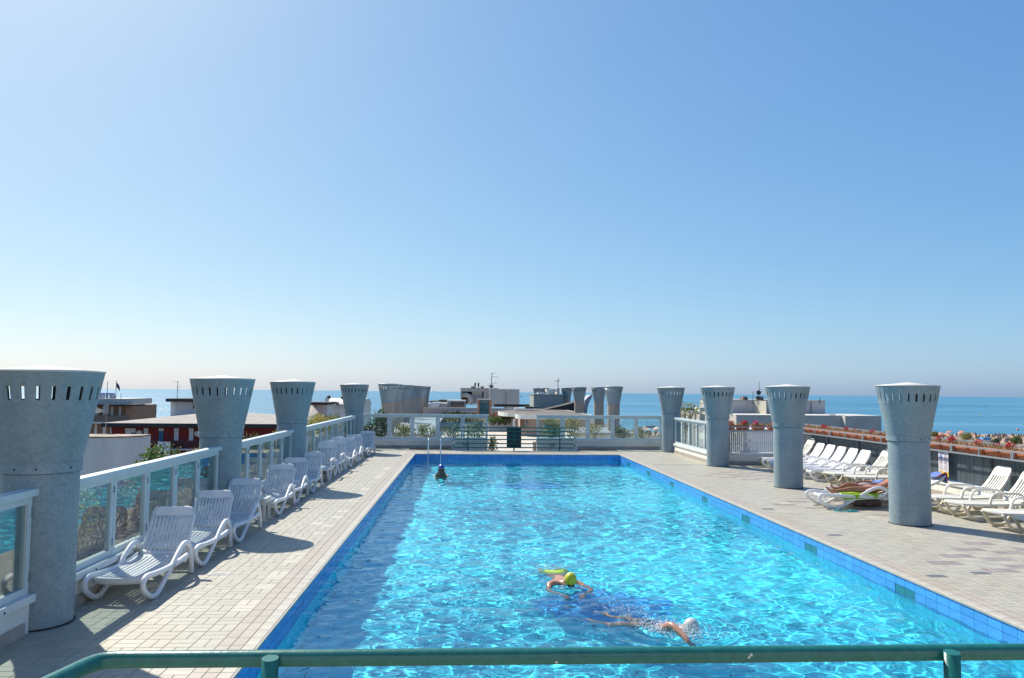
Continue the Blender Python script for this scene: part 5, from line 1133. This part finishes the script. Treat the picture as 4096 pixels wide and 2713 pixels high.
for k in range(2600):
    x = rnd.uniform(60, 520); y = rnd.triangular(340, 468, 455); z = -21.5 - .6 * (y - 300) / 200; h = rnd.choice((.5, .6, 1.5, 1.7)); m.cur = rnd.choice((0, 0, 0, 0, 0, 1, 2)); w = rnd.uniform(.25, .9)
    m.v += [(x - w, y, z), (x + w, y, z), (x + w * .6, y + .3, z + h), (x - w * .6, y + .3, z + h), (x, y - .5, z)]; n0 = len(m.v) - 5; m.face((n0, n0 + 1, n0 + 2, n0 + 3)); m.face((n0, n0 + 4, n0 + 1)); m.face((n0 + 4, n0 + 2, n0 + 1)); m.face((n0 + 4, n0 + 3, n0 + 2)); m.face((n0, n0 + 3, n0 + 4))
m.build('beach_crowd', ['crowd_skin', 'crowd_blue', 'umbrella_white'], label='dense crowd of bathers on the sand', cat='crowd', kind='stuff')
for i, (x, y, s, lf) in enumerate(((1310, 835, 3, 'leaf_olive'), (1680, 880, 4, 'leaf_olive'), (2010, 915, 2.6, 'leaf_grey'), (2245, 915, 3.6, 'leaf_green'), (660, 780, 3, 'leaf_olive'), (1250, 820, 3, 'leaf_olive'))):
    p = atz(*Z6(x, y + 30), -21.7); t = thing('dune_tree', ['tree at the beach edge right of the chimney', 'wide olive tree behind the beach between the planters', 'grey-green tree beside the blue beach hut', 'bright green round tree behind the beach at the right', 'tree top left of the closest right chimney', 'small tree hugging the right side of the closest right chimney'][i], 'tree', tuple(p))
    m = MB(); leafcloud(m, (0, 0, s * .6), (s * .8, s * .6, s * .5), 700, .6); leafcloud(m, (s * .3, 0, s * .95), (s * .4, s * .4, s * .3), 250, .5); m.build('crown', lf, t); m = MB(); m.tube([(0, 0, -.3), (0, 0, s * .6)], .25, 6); m.build('trunk', 'bark', t)
p = atz(*Z6(1895, 915), -21.7); t = thing('beach_hut', 'small bright blue beach hut among the sunbathers', 'hut', tuple(p)); m = MB(); m.box(-2, 2, -1.5, 1.5, 0, 1.6); m.build('wall', 'umbrella_white', t); m = MB(); m.prism([(-2.2, 1.5), (2.2, 1.5), (1.9, 2.6), (-1.9, 2.6)], -1.7, 1.7, 'y'); m.build('roof', 'hut_blue', t)
# ---------------------------------------------------------------- people
def grow(name, nodes, edges, mt, parent=None, root=None, sub=2):
    keys = list(nodes); idx = {k: i for i, k in enumerate(keys)}
    me = bpy.data.meshes.new(name); me.from_pydata([tuple(nodes[k][0]) for k in keys], [(idx[a], idx[b]) for a, b in edges], []); me.materials.append(MATS[mt])
    o = obj(name, me, parent)
    md = o.modifiers.new('skin', 'SKIN'); md.use_smooth_shade = True
    for k in keys:
        sv = me.skin_vertices[0].data[idx[k]]; r = nodes[k][1]; sv.radius = (r, r) if not isinstance(r, tuple) else r; sv.use_root = (k == root)
    s = o.modifiers.new('subdivision', 'SUBSURF'); s.levels = sub; s.render_levels = sub
    return o
V = Vector
def chain(*ks): return list(zip(ks[:-1], ks[1:]))
def hand(nodes, edges, side, wrist, d, palmn, curl=.25, sc=1.0):
    """palm and five fingers; d = pointing direction, palmn = direction out of the palm"""
    d = V(d).normalized(); pn = V(palmn).normalized(); s = d.cross(pn).normalized(); w = V(wrist)
    nodes[side + 'palm'] = (w + d * .055 * sc, (.030 * sc, .018 * sc)); edges.append((side + 'wrist', side + 'palm'))
    for i, (o, l) in enumerate(((-.028, .060), (-.010, .072), (.010, .068), (.027, .054))):
        b = w + d * .085 * sc + s * o * sc; nodes[side + f'k{i}'] = (b, .0095 * sc); nodes[side + f'm{i}'] = (b + (d + pn * curl) * l * .55 * sc, .0085 * sc); nodes[side + f't{i}'] = (b + (d + pn * curl * 2) * l * sc, .0075 * sc)
        edges += [(side + 'palm', side + f'k{i}'), (side + f'k{i}', side + f'm{i}'), (side + f'm{i}', side + f't{i}')]
    b = w + d * .035 * sc - s * .032 * sc; nodes[side + 'th0'] = (b, .011 * sc); nodes[side + 'th1'] = (b + (d * .7 - s * .6 + pn * .3) * .045 * sc, .009 * sc); edges += [(side + 'palm', side + 'th0'), (side + 'th0', side + 'th1')]
def face(body_, c, fwd, up, skin, hair=None, goggles=False):
    f = V(fwd).normalized(); u = V(up).normalized(); s = f.cross(u).normalized(); c = V(c)
    for sg in (-1, 1):
        m = MB(); m.ball(tuple(c + f * .083 + s * sg * .033 + u * .005), .012 if not goggles else .02, 8, 5); m.build('eye' if not goggles else 'goggle_lens', 'eye_dark' if not goggles else 'lens_dark', body_)
        m = MB(); m.ball(tuple(c + s * sg * .083 - f * .005), (.014, .02, .028), 8, 5); m.build('ear', skin, body_)
    m = MB(); m.tube([tuple(c + f * .088 + u * .008), tuple(c + f * .108 - u * .026), tuple(c + f * .092 - u * .034)], .013, 7, scales=[.6, 1.1, .9]); m.build('nose', skin, body_)
    m = MB(); m.tube([tuple(c + f * .086 - u * .058 - s * .022), tuple(c + f * .094 - u * .056), tuple(c + f * .086 - u * .058 + s * .022)], .006, 6); m.build('mouth', 'red_trim', body_)
def capmesh(body_, name, c, up, fwd, mt, r=(.098, .105, .10)):
    """swim cap or hair: the upper part of an egg"""
    u = V(up).normalized(); f = (V(fwd) - u * V(fwd).dot(u)).normalized(); s = f.cross(u); m = MB(); n = 18
    rows = 8
    for k in range(rows):
        ph = math.radians(-8 + 98 * k / (rows - 1))
        for i in range(n):
            an = 2 * math.pi * i / n; ca, sa = math.cos(an), math.sin(an); dip = -.03 * (1 - math.cos(an + math.pi)) / 2 * (1 - k / (rows - 1))
            m.v.append(tuple(V(c) + s * r[0] * math.cos(ph) * sa + f * r[1] * math.cos(ph) * ca + u * (r[2] * math.sin(ph) + .025 + dip)))
    for k in range(rows - 1):
        for i in range(n): j = (i + 1) % n; m.face((k * n + i, k * n + j, (k + 1) * n + j, (k + 1) * n + i), True)
    return m.build(name, mt, body_)
def person(label, nodes, edges, skin, root='pelvis'):
    o = grow('person', nodes, edges, skin, None, root); tag(o, label, 'person'); return o
def standard(extra=()):
    return (chain('pelvis', 'belly', 'chest', 'neck', 'jaw', 'skull', 'crown') + [('chest', 'lsh'), ('lsh', 'lelb'), ('lelb', 'lwrist'), ('chest', 'rsh'), ('rsh', 'relb'), ('relb', 'rwrist'),
            ('pelvis', 'lhip'), ('lhip', 'lknee'), ('lknee', 'lankle'), ('lankle', 'lheel'), ('lankle', 'lball'), ('lball', 'ltoe'), ('pelvis', 'rhip'), ('rhip', 'rknee'), ('rknee', 'rankle'), ('rankle', 'rheel'), ('rankle', 'rball'), ('rball', 'rtoe')] + list(extra))
def frame_of(pelvis, chest_dir, side): return V(chest_dir).normalized(), V(side).normalized()

# woman on the lime towel: on her back, head towards the wall
n = {}; Yc = 17.34
n['pelvis'] = (V((8.90, Yc, .385)), (.13, .10)); n['belly'] = (V((9.06, Yc, .395)), (.115, .085)); n['chest'] = (V((9.30, Yc, .50)), (.13, .095)); n['neck'] = (V((9.49, Yc, .595)), .05); n['jaw'] = (V((9.55, Yc, .645)), .062); n['skull'] = (V((9.62, Yc, .665)), .085); n['crown'] = (V((9.67, Yc, .68)), .065)
n['rsh'] = (V((9.38, Yc - .17, .53)), .05); n['relb'] = (V((9.12, Yc - .27, .40)), .036); n['rwrist'] = (V((8.80, Yc - .25, .425)), .026)
n['lsh'] = (V((9.38, Yc + .17, .53)), .05); n['lelb'] = (V((9.15, Yc + .28, .40)), .036); n['lwrist'] = (V((8.92, Yc + .22, .42)), .026)
n['rhip'] = (V((8.84, Yc - .10, .375)), .092); n['rknee'] = (V((8.38, Yc - .14, .40)), .055); n['rankle'] = (V((7.97, Yc - .17, .345)), .034); n['rheel'] = (V((7.92, Yc - .17, .315)), .030); n['rball'] = (V((7.86, Yc - .17, .40)), .030); n['rtoe'] = (V((7.81, Yc - .175, .465)), .022)
n['lhip'] = (V((8.84, Yc + .10, .375)), .092); n['lknee'] = (V((8.46, Yc + .15, .475)), .055); n['lankle'] = (V((8.18, Yc + .13, .355)), .034); n['lheel'] = (V((8.14, Yc + .13, .32)), .030); n['lball'] = (V((8.09, Yc + .13, .41)), .030); n['ltoe'] = (V((8.06, Yc + .13, .47)), .022)
e2 = standard(); hand(n, e2, 'r', n['rwrist'][0], (-.9, .25, -.25), (0, .25, -1)); hand(n, e2, 'l', n['lwrist'][0], (-.9, -.3, -.2), (0, -.2, -1))
w = person('person in an orange bikini lying on a lime towel, wearing a wristwatch', n, e2, 'skin_tan'); face(w, (9.62, Yc, .665), (-.35, 0, .93), (.93, 0, .35), 'skin_tan'); capmesh(w, 'hair', (9.635, Yc, .66), (.93, 0, .1), (-.35, 0, .93), 'hair_dark', (.10, .10, .10))
g = grow('bikini_bottom', {'a': (V((8.92, Yc, .385)), (.137, .108)), 'b': (V((8.99, Yc, .39)), (.128, .098))}, [('a', 'b')], 'orange_cloth', w, 'a'); g = grow('bikini_top', {'a': (V((9.27, Yc, .49)), (.138, .103)), 'b': (V((9.34, Yc, .525)), (.134, .10))}, [('a', 'b')], 'orange_cloth', w, 'a')
m = MB(); m.tube([(8.82 + .03 * 0, Yc - .25 + .034 * math.cos(a_), .424 + .034 * math.sin(a_)) for a_ in lin(0, 5.9, 14)], .009, 6); m.ball((8.82, Yc - .28, .445), (.017, .012, .017), 8, 5); m.build('wristwatch', 'steel', w)
# man in blue shorts
n = {}; Yc = 18.0
n['pelvis'] = (V((9.52, Yc, .395)), (.15, .11)); n['belly'] = (V((9.72, Yc, .41)), (.14, .10)); n['chest'] = (V((10.02, Yc, .52)), (.165, .11)); n['neck'] = (V((10.24, Yc, .62)), .06); n['jaw'] = (V((10.31, Yc, .675)), .07); n['skull'] = (V((10.38, Yc, .695)), .09); n['crown'] = (V((10.43, Yc, .71)), .07)
n['rsh'] = (V((10.08, Yc - .21, .55)), .062); n['relb'] = (V((9.82, Yc - .30, .40)), .043); n['rwrist'] = (V((9.60, Yc - .24, .46)), .030); n['lsh'] = (V((10.08, Yc + .21, .55)), .062); n['lelb'] = (V((9.82, Yc + .30, .40)), .043); n['lwrist'] = (V((9.60, Yc + .24, .46)), .030)
n['rhip'] = (V((9.46, Yc - .11, .385)), .10); n['rknee'] = (V((9.03, Yc - .16, .405)), .062); n['rankle'] = (V((8.62, Yc - .16, .36)), .04); n['rheel'] = (V((8.57, Yc - .16, .325)), .034); n['rball'] = (V((8.53, Yc - .16, .43)), .034); n['rtoe'] = (V((8.50, Yc - .17, .51)), .025)
n['lhip'] = (V((9.46, Yc + .11, .385)), .10); n['lknee'] = (V((9.10, Yc + .16, .43)), .062); n['lankle'] = (V((8.74, Yc + .14, .365)), .04); n['lheel'] = (V((8.69, Yc + .14, .33)), .034); n['lball'] = (V((8.65, Yc + .14, .43)), .034); n['ltoe'] = (V((8.63, Yc + .15, .51)), .025)
e2 = standard(); hand(n, e2, 'r', n['rwrist'][0], (-.8, .4, -.2), (0, .3, -1)); hand(n, e2, 'l', n['lwrist'][0], (-.8, -.4, -.2), (0, -.3, -1))
w = person('person in blue shorts lying on the lounger behind the lime towel', n, e2, 'skin_brown'); face(w, (10.38, Yc, .695), (-.35, 0, .93), (.93, 0, .35), 'skin_brown'); capmesh(w, 'hair', (10.395, Yc, .69), (.93, 0, .1), (-.35, 0, .93), 'hair_dark', (.105, .10, .10))
grow('shorts', {'w': (V((9.62, Yc, .405)), (.152, .113)), 'p': (V((9.52, Yc, .395)), (.158, .118)), 'r': (V((9.42, Yc - .115, .39)), .105), 'rr': (V((9.26, Yc - .135, .395)), .088), 'l': (V((9.42, Yc + .115, .39)), .105), 'll': (V((9.27, Yc + .135, .40)), .088)}, [('w', 'p'), ('p', 'r'), ('r', 'rr'), ('p', 'l'), ('l', 'll')], 'blue_cloth', w, 'p')

# things by the sunbathers
t = thing('beach_towel', 'lime green towel with a pale hem under the person in orange', 'towel')
def tw(u, v): # u across (near side hangs), v along
    x = 8.08 + .95 * v
    s = .62 * u
    if s < .12: return V((x + .05 * (1 - v) * (1 - s / .12), 17.015 - .018 + .012 * math.sin(14 * v), .325 - (.12 - s) * 1.15 * (1 - .35 * v)))
    return V((x, 17.015 + (s - .12), .312 + .004 * math.sin(18 * v) + .003 * math.sin(30 * u)))
m = MB(); slab(m, lambda u, v: (tw(u, v), V((0, -.5, .87))), lin(0, 1, 16), lin(1, 0, 22), .01); m.build('cloth', 'lime', t)
m = MB(); m.tube([tuple(tw(0, v) + V((0, -.006, 0))) for v in lin(0, 1, 16)], .010, 6); m.tube([tuple(tw(u, 0) + V((0, 0, .004))) for u in lin(0, 1, 14)], .010, 6); m.build('hem', 'lime_edge', t)
t = thing('draped_towel', 'blue towel with red trim hung over the empty low-backed lounger', 'towel'); Yc = 18.68
def dt(u, v):
    s = v * .50
    if s < .30: p = V((11.30 - (.30 - s) * .75 - .0, Yc + .22 * (u - .5) * 2, .625 - (.30 - s) * .30))
    else: p = V((11.335 + .02 * math.sin(6 * u), Yc + .22 * (u - .5) * 2, .605 - (s - .30)))
    return p + V((0, 0, .012 * math.sin(9 * u + 3 * v)))
m = MB(); slab(m, lambda u, v: (dt(u, v), V((.5, 0, .86))), lin(1, 0, 12), lin(0, 1, 18), .012); m.build('cloth', 'blue_cloth', t); m = MB(); m.tube([tuple(dt(u, 1) + V((.006, 0, 0))) for u in lin(0, 1, 12)], .012, 6); m.tube([tuple(dt(0, v)) for v in lin(0, 1, 14)], .011, 6); m.build('trim', 'red_trim', t)
def flipflop(x, y, rz, label):
    t = thing('flip_flop', label, 'flip-flop', (x, y, .001), rz, 'pair of turquoise flip-flops'); out = spline([V((0, -.125, 0)), V((.038, -.09, 0)), V((.032, 0, 0)), V((.045, .08, 0)), V((.02, .13, 0)), V((-.025, .125, 0)), V((-.04, .06, 0)), V((-.03, -.02, 0)), V((-.034, -.09, 0))], 4, True)
    m = MB(); m.prism([(p.x, p.y) for p in out], 0, .018, 'z'); m.build('sole', 'turquoise', t)
    m = MB(); m.tube(spline([V((-.036, -.01, .016)), V((-.02, .04, .045)), V((0, .075, .02))], 5), .006, 6); m.tube(spline([V((.036, -.01, .016)), V((.02, .04, .045)), V((0, .075, .02))], 5), .006, 6); m.build('strap', 'turquoise', t)
flipflop(7.90, 16.70, 1.5, 'turquoise flip-flop under the lounger, the left one of the pair'); flipflop(8.12, 16.60, 1.75, 'turquoise flip-flop out on the tiles, the right one of the pair')
m = MB(); 
for i in range(5): m.ball((8.62 + .12 * i, 17.45 + .05 * math.sin(i * 2), .075 + .02 * math.sin(3 * i)), (.13, .12, .085), 9, 6)
m.build('beach_bag', 'bag_cloth', label='crumpled brown cloth bag under the lounger with the lime towel', cat='bag')

# swimmers
WR_ = [] 
n = {}; c = V((1.47, 11.30, WZ + .085))      # breaststroke, towards the camera
n['pelvis'] = (V((1.36, 12.20, WZ - .10)), (.15, .10)); n['belly'] = (V((1.38, 11.98, WZ - .075)), (.13, .09)); n['chest'] = (V((1.42, 11.66, WZ - .035)), (.17, .095)); n['neck'] = (V((1.45, 11.46, WZ + .02)), .055); n['jaw'] = (V((1.47, 11.345, WZ + .045)), .07); n['skull'] = (c, .077); n['crown'] = (c + V((0, .03, .04)), .06)
n['rsh'] = (V((1.20, 11.56, WZ - .02)), .058); n['relb'] = (V((1.16, 11.28, WZ - .12)), .042); n['rwrist'] = (V((1.33, 11.06, WZ - .14)), .03); n['lsh'] = (V((1.66, 11.56, WZ - .03)), .058); n['lelb'] = (V((1.76, 11.30, WZ - .12)), .042); n['lwrist'] = (V((1.62, 11.06, WZ - .14)), .03)
for s_, q in (('r', -1), ('l', 1)):
    n[s_ + 'hip'] = (V((1.36 + q * .11, 12.28, WZ - .12)), .095); n[s_ + 'knee'] = (V((1.34 + q * .15, 12.66, WZ - .34)), .06); n[s_ + 'ankle'] = (V((1.34 + q * .14, 13.02, WZ - .44)), .04); n[s_ + 'heel'] = (V((1.34 + q * .14, 13.07, WZ - .42)), .034); n[s_ + 'ball'] = (V((1.34 + q * .16, 13.12, WZ - .47)), .034); n[s_ + 'toe'] = (V((1.34 + q * .17, 13.20, WZ - .50)), .024)
e2 = standard(); hand(n, e2, 'r', n['rwrist'][0], (.35, -.9, -.1), (.2, 0, -1)); hand(n, e2, 'l', n['lwrist'][0], (-.35, -.9, -.1), (-.2, 0, -1))
w = person('swimmer in a yellow cap and lime shorts gliding towards the camera', n, e2, 'skin_light'); face(w, c, (0, -.8, -.6), (0, -.6, .8), 'skin_light', goggles=True); capmesh(w, 'swim_cap', c + V((0, .01, .008)), (0, -.25, .97), (0, -.97, -.25), 'cap_yellow', (.089, .098, .092)); WR_.append(w)
g = grow('shorts', {'w': (V((1.37, 12.06, WZ - .10)), (.155, .10)), 'p': (V((1.36, 12.20, WZ - .115)), (.175, .115)), 'r': (V((1.24, 12.34, WZ - .09)), .10), 'rr': (V((1.18, 12.50, WZ - .075)), .095), 'l': (V((1.48, 12.34, WZ - .09)), .10), 'll': (V((1.54, 12.50, WZ - .075)), .095)}, [('w', 'p'), ('p', 'r'), ('r', 'rr'), ('p', 'l'), ('l', 'll')], 'lime', w, 'p'); WR_.append(g)
n = {}; c = V((2.60, 9.25, WZ + .025))       # front crawl, heading right and towards the camera
ax = V((.62, -.78, 0)).normalized(); sd = V((ax.y, -ax.x, 0)) * -1
P = lambda s, q, z: c - ax * s + sd * q + V((0, 0, z))
n['pelvis'] = (P(.74, 0, -.24), (.14, .10)); n['belly'] = (P(.56, 0, -.19), (.125, .09)); n['chest'] = (P(.31, 0, -.125), (.165, .10)); n['neck'] = (P(.14, 0, -.04), .055); n['jaw'] = (P(.03, 0, -.03), .07); n['skull'] = (c, .077); n['crown'] = (P(-.02, 0, .03), .062)
n['rsh'] = (P(.26, -.20, -.02), .06); n['relb'] = (V((2.33, 9.10, WZ + .12)), .045); n['rwrist'] = (V((2.44, 8.88, WZ + .03)), .032); n['lsh'] = (P(.25, .20, -.12), .06); n['lelb'] = (P(.30, .36, -.30), .044); n['lwrist'] = (P(.45, .38, -.45), .03)
for s_, q in (('r', -1), ('l', 1)):
    k = .08 if q > 0 else -.02
    n[s_ + 'hip'] = (P(.80, q * .10, -.28), .088); n[s_ + 'knee'] = (P(1.14, q * .13, -.50 + k), .056); n[s_ + 'ankle'] = (P(1.48, q * .13, -.56 + k), .038); n[s_ + 'heel'] = (P(1.53, q * .13, -.54 + k), .033); n[s_ + 'ball'] = (P(1.58, q * .13, -.59 + k), .033); n[s_ + 'toe'] = (P(1.67, q * .13, -.62 + k), .023)
e2 = standard(); hand(n, e2, 'r', n['rwrist'][0], (.30, -.70, -.55), (.3, .2, -1)); hand(n, e2, 'l', n['lwrist'][0], (-ax.x, -ax.y, -.8), (0, 0, -1))
w = person('front crawl swimmer in a white cap with one bent arm out of the water', n, e2, 'skin_light'); face(w, c, (ax.x, ax.y, -.75), (ax.x * .7, ax.y * .7, .7), 'skin_light', goggles=True); capmesh(w, 'swim_cap', c + V((0, 0, .008)), (ax.x * .3, ax.y * .3, .95), (ax.x, ax.y, -.3), 'cap_pale', (.089, .099, .092)); WR_.append(w)
g = grow('swimsuit', {'a': (P(.32, 0, -.125), (.170, .104)), 'b': (P(.55, 0, -.188), (.133, .097)), 'c': (P(.80, 0, -.255), (.155, .108))}, [('a', 'b'), ('b', 'c')], 'navy_cloth', w, 'b'); WR_.append(g)
n = {}; c = V((-.80, 25.60, WZ + .235))      # standing, hands at the goggles
n['pelvis'] = (V((-.80, 25.72, WZ - .48)), (.15, .11)); n['belly'] = (V((-.80, 25.70, WZ - .30)), (.13, .10)); n['chest'] = (V((-.80, 25.67, WZ - .05)), (.16, .105)); n['neck'] = (V((-.80, 25.64, WZ + .09)), .055); n['jaw'] = (V((-.80, 25.60, WZ + .165)), .07); n['skull'] = (c, .09); n['crown'] = (c + V((0, .01, .06)), .07)
for s_, q in (('r', -1), ('l', 1)):
    n[s_ + 'sh'] = (V((-.80 + q * .20, 25.66, WZ + .01)), .062); n[s_ + 'elb'] = (V((-.80 + q * .21, 25.44, WZ - .05)), .043); n[s_ + 'wrist'] = (V((-.80 + q * .085, 25.44, WZ + .13)), .03)
    n[s_ + 'hip'] = (V((-.80 + q * .11, 25.74, WZ - .55)), .095); n[s_ + 'knee'] = (V((-.80 + q * .13, 25.70, WZ - .85)), .06); n[s_ + 'ankle'] = (V((-.80 + q * .13, 25.78, WZ - 1.16)), .04); n[s_ + 'heel'] = (V((-.80 + q * .13, 25.82, WZ - 1.19)), .034); n[s_ + 'ball'] = (V((-.80 + q * .14, 25.66, WZ - 1.20)), .034); n[s_ + 'toe'] = (V((-.80 + q * .15, 25.58, WZ - 1.21)), .024)
e2 = standard(); hand(n, e2, 'r', n['rwrist'][0], (.3, .1, .95), (.2, 1, 0)); hand(n, e2, 'l', n['lwrist'][0], (-.3, .1, .95), (-.2, 1, 0))
w = person('swimmer in a blue cap standing in the pool, hands at the goggles', n, e2, 'skin_brown'); face(w, c, (0, -1, 0), (0, 0, 1), 'skin_brown', goggles=True); capmesh(w, 'swim_cap', c + V((0, .005, .012)), (0, .1, 1), (0, -1, 0), 'cap_blue', (.103, .112, .105)); WR_.append(w)
for o in WR_: o.cycles.is_caustics_receiver = True
# splash: drops and broken foam round the crawling arm and behind the yellow cap
m = MB()
def drops(cx, cy_, sx, sy, h, k, r=.006):
    for _ in range(k):
        x = rnd.gauss(cx, sx); y = rnd.gauss(cy_, sy); z = WZ + abs(rnd.gauss(0, h)); q = r * rnd.uniform(.5, 1.8); m.ball((x, y, z), (q * rnd.uniform(.8, 2), q, q * .8), 6, 4)
drops(2.32, 9.28, .15, .11, .045, 900, .0038); drops(2.5, 9.05, .12, .10, .05, 500, .0033); drops(2.15, 9.7, .2, .16, .02, 220, .003); drops(1.95, 10.15, .2, .14, .02, 240, .003); drops(1.3, 12.52, .2, .12, .03, 320, .0035); drops(1.75, 11.5, .2, .2, .02, 90, .0025); drops(1.2, 11.6, .15, .2, .015, 90, .0025); drops(2.0, 10.9, .5, .4, .006, 90, .0025)
m.build('splash', 'foam', label='white water drops thrown up round the swimmers', cat='splash', kind='stuff')
